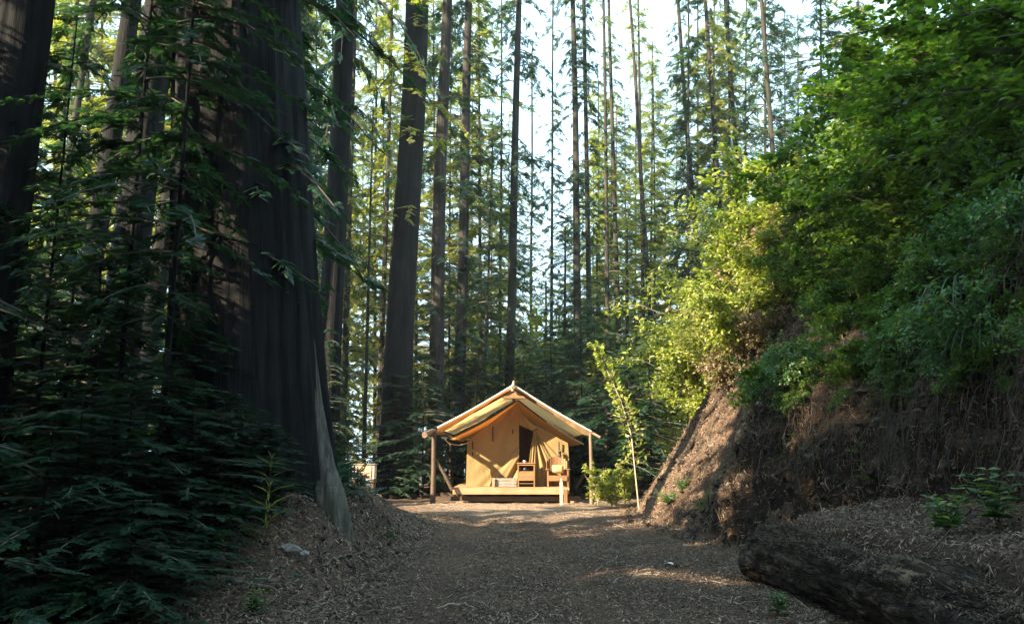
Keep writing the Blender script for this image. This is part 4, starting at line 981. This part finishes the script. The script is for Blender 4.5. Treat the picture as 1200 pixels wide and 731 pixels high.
# lantern hanging on the wall above the chair
lp_ = Pv(656, 531, 24.36); ln = root_at('lantern', tuple(lp_), 'black lantern hung from a strap on the tent wall above the armchair', 'lantern')
b = MB(); lathe(b, [(0.001, -0.09), (0.05, -0.09), (0.055, -0.07), (0.04, -0.06), (0.04, 0.02), (0.055, 0.03), (0.02, 0.07), (0.001, 0.08)], (0, 0, 0), 12); loc(b, 'body', M['black'], ln, True)
b = MB(); b.tube([(-0.045, 0, 0.03), (-0.03, 0, 0.11), (0, 0, 0.13), (0.03, 0, 0.11), (0.045, 0, 0.03)], 0.005, 5); loc(b, 'handle', M['black'], ln, True)
# pale pointed stake before the deck
sp = Pv(657.8, 590, 23.1); z0 = hz(sp.x, 23.1)
b = MB(); hgt = Pv(657.8, 560, 23.1).z - z0; w2 = 0.04
for (zA, zB, rA, rB) in ((-0.15, hgt - 0.13, w2, w2), (hgt - 0.13, hgt, w2, 0.006)):
    V = [(sx * r, sy * r * 0.6, z) for z, r in ((zA, rA), (zB, rB)) for sx, sy in ((-1, -1), (1, -1), (1, 1), (-1, 1))]
    b.add(V, [[0, 1, 5, 4], [1, 2, 6, 5], [2, 3, 7, 6], [3, 0, 4, 7]])
o = b.build('wooden_stake', M['pole_pale']); o.location = (sp.x, 23.1, z0); o.data.materials[0] = plain_mat('bleached_pine', (0.50, 0.40, 0.28), 0.7); tag(o, 'pale pointed wooden stake standing in front of the deck', 'stake')

# ------------------------------------------------------------------ small cabinet by the mound
bp = Pv(424, 562, 22.0); gzb = hz(bp.x, 22.0); bt = Pv(424, 544.5, 22.0).z; bb_ = Pv(424, 561, 22.0).z
bxr = root_at('storage_box', (bp.x, 22.2, gzb), 'cream storage box with peach door panel standing behind the debris mound', 'storage box')
bw = 25 / F * 22
b = MB(); b.box((0.03, 0, (bt + bb_) / 2 - gzb), (bw, 0.4, bt - bb_)); loc(b, 'case', M['cream'], bxr)
b = MB(); b.box((0.05, -0.212, (bt + bb_) / 2 - gzb), (bw * 0.68, 0.02, (bt - bb_) * 0.86)); loc(b, 'door_panel', M['peach'], bxr)
b = MB(); b.box((-bw * 0.36, -0.206, (bt + bb_) / 2 - gzb), (0.03, 0.012, (bt - bb_) * 0.96)); loc(b, 'dark_strip', M['black'], bxr)
b = MB(); b.box((0.03, 0, bt - gzb + 0.016), (bw + 0.05, 0.46, 0.03)); loc(b, 'lid', M['wood_grey'], bxr)
for sx in (-1, 1):
    b = MB(); hh = max(0.05, bb_ - gzb); b.box((0.03 + sx * (bw / 2 - 0.04), 0, hh / 2), (0.06, 0.36, hh)); loc(b, 'leg', M['wood_dark'], bxr)

# ------------------------------------------------------------------ bare snag against the giant redwood
b = MB(); Ys = 10.42
spine = [Pv(392, 606, Ys), Pv(387, 588, Ys), Pv(378, 550, Ys + .02), Pv(372, 510, Ys + .05), Pv(368, 475, Ys + .08), Pv(365, 440, Ys + .1), Pv(363, 405, Ys + .12), Pv(362, 378, Ys + .12)]
rr = [0.24, 0.19, 0.145, 0.12, 0.10, 0.09, 0.07, 0.02]
spine[0].z -= 0.38; pts = []; rad = []
for i in range(7):
    for s in np.linspace(0, 1, 6)[:-1]:
        pts.append(spine[i].lerp(spine[i + 1], s)); rad.append(rr[i] + (rr[i + 1] - rr[i]) * s)
pts.append(spine[-1]); rad.append(rr[-1])
base = ground(spine[1].x, Ys)
b.tube([p - base for p in pts], rad, 28, jit=lambda i, j: 1 + 0.16 * math.sin(j * 1.35 + i * 0.07) + 0.07 * math.sin(j * 3.1 + i * 0.15))
o = b.build('bare_snag', M['snag'], None, True); o.location = base
tag(o, 'pale barkless dead trunk leaning on the right side of the giant redwood', 'dead tree')

# ------------------------------------------------------------------ rotten log along the right of the path
b = MB(); L0, L1 = 3.2, 10.0; G = []
ns, na = 200, 110
for i in range(ns + 1):
    y = L0 + (L1 - L0) * i / ns; cx = 3.13 + 0.06 * math.sin(y * 0.9) - 0.012 * y; cz = 0.25; row = []
    for j in range(na + 1):
        a = 2 * math.pi * (j % na) / na
        aa = (a + math.pi / 2) % (2 * math.pi)
        r_ = 0.33 * (1 + 0.5 * float(fbm(y * 0.8, aa * 0.8, 91, 3)) + 0.16 * float(fbm(y * 1.3, aa * 5, 93, 4)) + 0.10 * float(fbm(y * 9, aa * 6, 92, 3)))
        if i > ns - 6: r_ *= 1 - 0.1 * (i - ns + 6) / 6
        row.append((cx + r_ * math.cos(a) * 0.95, y, cz + r_ * math.sin(a)))
    G.append(row)
b.grid(np.array(G)[:, ::-1])
c = np.mean(np.array(G[-1])[:-1], 0); ring = G[-1][:-1]
b.add([tuple(c)] + ring, [[0, 1 + (j + 1) % na, 1 + j] for j in range(na)])
Gl = np.array(G)[:-1, :-1]; Nl = np.cross(Gl[1:, :-1] - Gl[:-1, :-1], Gl[:-1, 1:] - Gl[:-1, :-1]); Nl = -norm(Nl); LOGP = Gl[:-1, :-1].reshape(-1, 3); LOGN = Nl.reshape(-1, 3)
log = b.build('rotten_log', M['log'], None, True); tag(log, 'big dark rotten log lying along the right side of the path', 'fallen log')
b = MB(); G = []
for i in range(16):
    y = 5.9 + 0.75 * i / 15; row = []
    for j in range(12):
        a = 1.75 + 0.9 * j / 11; aa = a + math.pi / 2; r_ = 0.345 * (1 + 0.5 * float(fbm(y * 0.8, aa * 0.8, 91, 3)) + 0.16 * float(fbm(y * 1.3, aa * 5, 93, 4)) + 0.10 * float(fbm(y * 5, aa * 3, 92, 3)))
        edge = min(i, 15 - i, j, 11 - j) / 3
        row.append((3.08 + (r_ - 0.05 * (edge < 0.3)) * math.cos(a), y, 0.26 + (r_ - 0.05 * (edge < 0.3)) * math.sin(a)))
    G.append(row)
b.grid(np.array(G)); o = b.build('exposed_heartwood', M['heart'], log, True)

up_ = LOGN[:, 2] > 0.45 if LOGN[:, 2].mean() > -0.2 else -LOGN[:, 2] > 0.45
up_ = (LOGP[:, 2] > 0.42) & (np.abs(LOGN[:, 2]) > 0.4) & (fbm(LOGP[:, 0] * 2, LOGP[:, 1] * 1.2, 95, 3) > -0.12)
ci = rng.choice(np.nonzero(up_)[0], 11000); n = len(ci); Pn = LOGP[ci] + rng.normal(0, .012, (n, 3)) + [0, 0, 0.018]; Dn = norm(rng.normal(0, 1, (n, 3)) * [1, 1, .25]); Tn = norm(np.cross([0, 0, 1.0], Dn)); Lc = rng.uniform(.02, .09, (n, 1)); Wc = rng.uniform(.005, .014, (n, 1))
b = MB(); b.add(np.stack([Pn - Dn * Lc / 2, Pn - Tn * Wc / 2 + [0, 0, .008], Pn + Dn * Lc / 2, Pn + Tn * Wc / 2 + [0, 0, .008]], 1).reshape(-1, 3), np.arange(n * 4).reshape(n, 4))
tag(b.build('needle_litter', M['chips_dark']), 'brown litter lying on top of the big rotten log', 'leaf litter', kind='stuff')

# ------------------------------------------------------------------ dead limbs, roots, sticks
def stick(name, label, cat, pix, r0, r1, mat, Yoff=0.05, n=7, kids=0, seed=0, wig=0.03):
    g = np.random.default_rng(seed); ps = [hit(px, py) + Vector((0, 0, Yoff)) for px, py in pix]
    pts = []
    for i in range(len(ps) - 1):
        for s in np.linspace(0, 1, 5)[:-1]: pts.append(ps[i].lerp(ps[i + 1], s) + Vector(g.normal(0, wig, 3)) * 0.4)
    pts.append(ps[-1]); base = ps[0].copy(); rad = list(np.linspace(r0, r1, len(pts)))
    b = MB(); b.tube([p - base for p in pts], rad, n, jit=lambda i, j: 1 + 0.13 * math.sin(j * 2.2 + i))
    for k_ in range(kids):
        i = int(g.uniform(0.3, 0.9) * len(pts)); d = Vector(g.normal(0, 1, 3)); d.z = abs(d.z) * 0.8; l = (ps[-1] - ps[0]).length * g.uniform(0.08, 0.2)
        b.tube([pts[i] - base, pts[i] - base + d.normalized() * l * 0.5, pts[i] - base + d.normalized() * l + Vector((0, 0, -0.05 * l))], [rad[i] * 0.5, rad[i] * 0.35, rad[i] * 0.15], 5)
    o = b.build(name, M[mat], None, True); o.location = base; tag(o, label, cat); return o
stick('fallen_limb', 'long pale weathered limb running up the sunlit bank slope', 'fallen branch', [(748, 566), (776, 522), (806, 480), (830, 446), (846, 420)], 0.075, 0.035, 'limb', 0.10, 9, 5, 1)
stick('exposed_root', 'thick dark curved root lying lower on the sunlit bank slope', 'root', [(798, 548), (812, 520), (826, 492), (846, 468), (862, 440)], 0.09, 0.05, 'log', 0.06, 9, 2, 2)
stick('fallen_limb', 'short pale broken branch upright near the dry-leaved bush', 'fallen branch', [(812, 440), (806, 468), (802, 486)], 0.04, 0.025, 'limb', 0.15, 6, 3, 3)
stick('stick', 'curved dark stick on the mulch slope below the bare snag', 'stick', [(377, 668), (392, 657), (410, 652), (428, 649)], 0.022, 0.012, 'limb', 0.03, 6, 1, 4)
stick('stick', 'long thin stick lying across the mulch at lower left', 'stick', [(255, 682), (285, 688), (318, 694)], 0.03, 0.018, 'limb', 0.05, 6, 2, 5)
stick('stick', 'straight stick on the mulch just right of the pale rock', 'stick', [(372, 655), (385, 645), (398, 633)], 0.018, 0.012, 'twig', 0.03, 6, 1, 6)
stick('stick', 'slender crooked stick resting on the rotten log', 'stick', [(1003, 688), (1035, 680), (1068, 672), (1096, 667)], 0.014, 0.008, 'limb', 0.10, 6, 1, 7)
stick('stick', 'pale twig curving over the mulch at the bottom left of the path', 'stick', [(515, 712), (540, 709), (556, 713)], 0.012, 0.006, 'pale_twig', 0.015, 5, 0, 8)
stick('splintered_stump', 'splintered broken stump wood in the dark lower left corner', 'stump', [(206, 716), (218, 694), (229, 672)], 0.04, 0.008, 'limb', 0.04, 7, 10, 9, 0.012)
# rock
p = hit(338, 648); b = MB(); gr = np.random.default_rng(3)
b.add(oc * (1 + gr.normal(0, .14, (10, 3))) * [0.12, 0.09, 0.09], of); b.add(oc * (1 + gr.normal(0, .2, (10, 3))) * [0.07, 0.06, 0.05] + [0.17, -0.03, -0.04], of)
o = b.build('rock', M['stone']); o.location = p + Vector((0, 0, 0.03)); tag(o, 'pale angular rock on the mulch slope beside the dark thicket', 'rock')
# white scrap leaf
p = hit(786, 664); g = np.random.default_rng(5); v_, f_ = instance(LEAF, np.array([[0, 0, 0.02], [0.05, 0.02, 0.03]]), np.array([[1, 0.2, 0.1], [-1, 0.6, 0.2]]), np.array([[0, 0.2, 1], [0.3, -0.3, 1.0]]), np.array([0.14, 0.11]))
b = MB(); b.add(v_, f_); o = b.build('fallen_leaf', M['white'], None, True); o.location = p; tag(o, 'single white curled leaf lying on the path near the log end', 'leaf')

# ------------------------------------------------------------------ small plants
def forb(name, p, ht, nst, ls, label, cat='plant', mat='leaf_forb', seed=0, tpl=SLIM, lw=1.3, wood='twig', droop=0.3, pairs=6, splay=0.45):
    g = np.random.default_rng(seed); st = MB(); Ps, Ds, Ns, Ss = [], [], [], []
    for i in range(nst):
        az = g.uniform(0, 6.28); out = ht * splay * g.uniform(0.2, 1); d = np.array([math.cos(az), math.sin(az), 0]); hh = ht * g.uniform(0.55, 1.05)
        pos = lambda s: d * out * s ** 1.3 + np.array([0, 0, hh * s])
        st.tube([tuple(pos(s)) for s in np.linspace(0, 1, 5)], [0.006, 0.005, 0.004, 0.003, 0.002], 4, cap=False)
        for k_ in range(pairs):
            s = 0.2 + 0.8 * (k_ + g.random() * 0.5) / pairs; a0 = k_ * 1.57 + g.uniform(0, .6)
            for sg in (0, math.pi):
                Ps.append(pos(s)); Ds.append([math.cos(a0 + sg), math.sin(a0 + sg), 0.45 - droop * g.uniform(0, 1.6)]); Ns.append([0, 0, 1]); Ss.append(ls * (1.15 - 0.55 * s) * g.uniform(0.7, 1.15))
    v_, f_ = instance(tpl, np.array(Ps), np.array(Ds, float), np.array(Ns, float) + g.normal(0, .2, (len(Ns), 3)), np.array(Ss), np.array(Ss) * lw)
    lv = MB(); lv.add(v_, f_)
    root = tag(empty(name, p), label, cat); st.build('stems', M[wood], root); lv.build('leaves', M[mat], root); return root
forb('leafy_plant', hit(1112, 628), 0.42, 6, 0.16, 'broad-leaved green plant on the shelf, left of the one at the right edge', seed=1, tpl=LEAF, lw=0.8)
forb('leafy_plant', hit(1172, 622), 0.55, 6, 0.20, 'tall broad-leaved green plant by the right edge of the photo', seed=2, tpl=SLIM, lw=1.6)
forb('leafy_plant', hit(1037, 570), 0.40, 4, 0.20, 'slim-leaved green plant at the foot of the dark cut bank', seed=3)
forb('leafy_plant', hit(988, 572), 0.32, 5, 0.11, 'small sparse plant left of the slim-leaved one below the bank', seed=4)
forb('leafy_plant', hit(912, 722), 0.24, 5, 0.13, 'small green plant on the path at the foot of the rotten log', seed=5, tpl=SLIM, lw=1.5)
forb('leafy_plant', hit(300, 722), 0.26, 7, 0.09, 'bright little green plant at the bottom left edge of the path', seed=6, tpl=LEAF, lw=0.9, splay=0.9)
forb('leafy_plant', hit(457, 634), 0.20, 4, 0.07, 'tiny green sprout on the mulch mound below the snag', seed=7, tpl=LEAF, splay=0.8)
forb('leafy_plant', hit(785, 592), 0.38, 14, 0.09, 'low green plant clump at the foot of the sunlit bank by the path', seed=8, tpl=LEAF, splay=1.2, pairs=7)
forb('leafy_plant', hit(800, 575), 0.30, 10, 0.08, 'green clump just above the one at the foot of the sunlit bank', seed=9, tpl=LEAF, splay=1.2, pairs=7)
forb('leafy_plant', hit(1190, 460), 0.30, 3, 0.12, 'few green leaves growing from the dark bank at the right edge', seed=10, tpl=LEAF)
tri_b = shrub_meshes('sprig_bush', 2.0, 0.8, 9, 2300, 0.13, M['leaf_lit'], 38, LEAF, arch=0.3, lw=0.8, wood='pale_twig')
for px, Y, s_, lb in ((700, 22.7, 0.62, 'leafy sunlit shrub against the right tent post'), (716, 21.7, 0.5, 'leafy sunlit shrub at the path edge right of the tent'), (731, 22.6, 0.62, 'leafy sunlit shrub between the arching sapling and the tent')):
    bush('leafy_shrub', tri_b, ground(Pv(px, 560, Y).x, Y), s_, lb, 'shrub')
g = np.random.default_rng(12); st = MB(); Ps, Ds, Ns, Ss = [], [], [], []
sb = Pv(748, 560, 20.6); sb = ground(sb.x, 20.6); stp = [Pv(a_, b_, 20.6) - sb for a_, b_ in ((748, 560), (740, 510), (728, 470), (712, 435), (697, 405))]
stp[0] = Vector((0, 0, -.05))
st.tube(stp, [0.02, 0.018, 0.014, 0.010, 0.005], 6)
for k_ in range(46):
    t = 0.15 + 0.85 * k_ / 45; i = min(3, int(t * 4)); p = np.array(stp[i].lerp(stp[i + 1], t * 4 - i)); l = 0.34 * (1.1 - t * 0.7)
    for sg in (-1, 1):
        d = norm(np.array([sg * 0.8, g.normal(0, .7), 0.35])); st.tube([tuple(p), tuple(p + d * l)], [0.004, 0.002], 3, cap=False)
        for q in np.linspace(0.25, 1.0, 5): Ps.append(p + d * l * q); Ds.append(d * 0.5 + g.normal(0, .6, 3)); Ns.append(np.array([0, 0, 1.]) + g.normal(0, .5, 3)); Ss.append(g.uniform(.08, .15))
lv = MB(); v_, f_ = instance(LEAF, np.array(Ps), np.array(Ds), np.array(Ns), np.array(Ss)); lv.add(v_, f_)
root = tag(empty('tall_sapling', sb), 'tall slender sapling with pale stem arching left beside the tent', 'sapling'); st.build('stem', M['pale_twig'], root); lv.build('leaves', M['leaf_lit'], root)
forb('bare_sapling', hit(310, 655) , 1.2, 1, 0.30, 'thin sapling with fine side twigs in the dark lower left', 'sapling', 'needle_lit', 31, SLIM, 0.3, 'twig', -0.3, 12, 0.1)
forb('leafy_plant', hit(1195, 300), 0.7, 5, 0.12, 'pale green leafy sprig hanging over the bank top at the right edge', 'plant', 'leaf_forb', 32, LEAF, 0.9, splay=1.2)
# grass tufts on the bank top
def grass(p, L, nb, label, seed, w=0.012):
    g = np.random.default_rng(seed); b = MB()
    for i in range(nb):
        az = g.uniform(0, 6.28); d = np.array([math.cos(az) - 0.4, math.sin(az) - 0.3, 0]); l = L * g.uniform(0.5, 1.1); ww = w * g.uniform(0.6, 1.3)
        t = np.cross(norm(d), [0, 0, 1]); G = []
        for s in np.linspace(0, 1, 8):
            c = d * l * 0.55 * s ** 1.2 + np.array([0, 0, l * (0.8 * s - 1.25 * s ** 2.4)]); q = ww * (1 - s ** 2) + 0.001
            G.append([c - t * q, c + np.array([0, 0, -q * 0.6]), c + t * q])
        b.grid(np.array(G))
    o = b.build('grass_tuft', M['grass'], None, True); o.location = p; tag(o, label, 'grass tuft'); return o
for i, (px, py, L, lb) in enumerate(((1075, 330, 0.95, 'arching grass tuft on the bank top below the hazel boughs'), (1050, 360, 0.8, 'smaller drooping grass tuft left of the arching one on the bank top'), (1130, 345, 0.9, 'dark grass tuft near the right end of the bank top'), (1030, 300, 0.7, 'thin grass tuft under the shaded bushes on the bank'), (985, 392, 0.6, 'short grass tuft on the rounded nose of the shaded bank'), (1100, 372, 0.9, 'long grass tuft spilling over the edge of the cut bank, below the arching one'), (1160, 385, 0.8, 'long grass tuft spilling over the cut bank edge near the right border'), (1015, 345, 0.8, 'grass tuft left of the smaller drooping one, high on the bank nose'))):
    grass(hit(px, py) + Vector((-0.05, -0.05, 0.02)), L, 34, lb, 60 + i)
low_b = shrub_meshes('low_bush_b', 0.9, 1.0, 14, 1500, 0.10, M['leaf_forb'], 37, SLIM, arch=1.0, lw=1.4)
LP, LN = surf_sample(80, lambda x, y, z: (x > edge_right(y) + 0.35) & (x < edge_right(y) + 2.4) & (y > 8) & (y < 17) & (z > 2.2), np.random.default_rng(5))
for i, p in enumerate(LP):
    bush('low_shrub', (low_a, low_b, low_a)[i % 3], Vector(p) - Vector((0, 0, .05)), 0.45 + 0.5 * rnd.random(), 'low straggling green shrub growing on the shaded bank top', 'shrub', 'low shrubs on the shaded bank top', tilt=(0, -0.4))
for px, Y, s_ in ((640, 44, 3.0), (672, 46, 3.4), (705, 42, 3.0), (735, 40, 2.8), (755, 44, 3.4), (655, 52, 4.0), (620, 54, 3.2), (592, 50, 2.6), (560, 48, 2.4), (770, 36, 2.4)):
    bush('broadleaf_tree', lit_a, ground((px - 600) / F * Y, Y), s_, 'rounded yellow-green broadleaf tree glowing in sun beyond the thicket', 'tree', 'sunlit broadleaf trees beyond the thicket', sz=s_ * 1.25)
LP, LN = surf_sample(55, lambda x, y, z: (x > edge_right(y) - 0.1) & (x < edge_right(y) + 0.9) & (y > 7) & (y < 14.5) & (z > 2.1), np.random.default_rng(8))
for i, p in enumerate(LP):
    bush('low_shrub', (low_b, low_a)[i % 2], Vector(p) - Vector((0, 0, .08)), 0.3 + 0.35 * rnd.random(), 'small green shrub clinging to the upper face of the dark cut bank', 'shrub', 'shrubs clinging to the cut bank', tilt=(0, -0.8))
# hanging rootlets and dead stems over the cut bank
g = np.random.default_rng(77); b = MB(); n_ = 0
RP, RN = surf_sample(3200, lambda x, y, z: (x > edge_right(y) - 0.3) & (x < edge_right(y) + 1.6) & (y > 6.5) & (y < 15) & (z > 1.3), g)
for i in range(3200):
    p = RP[i]; l = g.uniform(0.1, 0.5) * (1 + (g.random() < 0.08) * 1.6); az = g.normal(math.pi, 0.7); d = norm(RN[i] * 0.5 + np.array([math.cos(az), math.sin(az), 0])) * g.uniform(0.15, 0.8)
    k1 = p + d * l * 0.4 + np.array([0, 0, g.uniform(-.1, .12) * l]) + g.normal(0, .03, 3); k2 = p + d * l * 0.7 + np.array([0, 0, -0.5 * l]); k3 = k2 + np.array([0, 0, -0.5 * l]) + g.normal(0, .06, 3)
    r_ = g.uniform(0.0015, 0.004) * (1 + (g.random() < 0.05)); b.tube([tuple(p), tuple(k1), tuple(k2), tuple(k3)], [r_, r_, r_ * .8, r_ * .5], 3, cap=False)
tag(b.build('hanging_roots', M['root']), 'tangle of thin dry roots and stems hanging over the dark cut bank', 'roots', kind='stuff')
# ground cover on the bank nose and slope
mb = MB(); n = 6000; yy = g.uniform(9.5, 16.5, n); xx = edge_right(yy) + g.uniform(0.3, 2.8, n) ; keep = fbm(xx * 0.8, yy * 0.8, 44, 3) > 0.0; xx, yy = xx[keep], yy[keep]; n = len(xx)
Pn = np.stack([xx, yy, H(xx, yy) + g.uniform(0.0, 0.14, n)], -1)
v_, f_ = instance(FR5, Pn, g.normal(0, 1, (n, 3)) * [1, 1, .3] + [-.4, -.3, .1], np.array([0, 0, 1.0]) + g.normal(0, .4, (n, 3)), g.uniform(0.08, 0.2, n)); mb.add(v_, f_)
tag(mb.build('ground_cover', M['leaf_green']), 'low green ferny ground cover over the shaded bank top', 'ground cover', kind='stuff')
mb = MB(); n = 11000; xx = g.uniform(-9, -2.2, n); yy = g.uniform(5.5, 13, n)
keep = (xx < edge_left(yy) - 0.75) & (fbm(xx * .7, yy * .7, 45, 3) > -0.12); xx, yy = xx[keep], yy[keep]; n = len(xx)
Pn = np.stack([xx, yy, H(xx, yy) + g.uniform(0.0, 0.35, n)], -1)
v_, f_ = instance(FR7, Pn, g.normal(0, 1, (n, 3)) * [1, 1, .3] + [.1, -.2, .25], np.array([0, 0, 1.0]) + g.normal(0, .35, (n, 3)), g.uniform(0.14, 0.34, n)); mb.add(v_, f_)
tag(mb.build('undergrowth', M['needle_dark']), 'dark ferny undergrowth covering the ground at lower left', 'undergrowth', kind='stuff')

# ------------------------------------------------------------------ thin haze between the trees
m, n, out = newmat('haze_air')
pv = n.nodes.new('ShaderNodeVolumePrincipled'); pv.inputs['Density'].default_value = 0.0006; pv.inputs['Color'].default_value = (0.86, 0.95, 1.0, 1); pv.inputs['Anisotropy'].default_value = 0.2
n.links.new(pv.outputs[0], out.inputs['Volume'])
zlo = float(GZ.min()) - 1.0; ztop = 62.0
b = MB(); b.box((0, 0, (zlo + ztop) / 2), (1500, 1500, ztop - zlo))
tag(b.build('haze', m), 'thin pale haze hanging between the trees', 'haze', kind='stuff')
cy.volume_bounces = 0
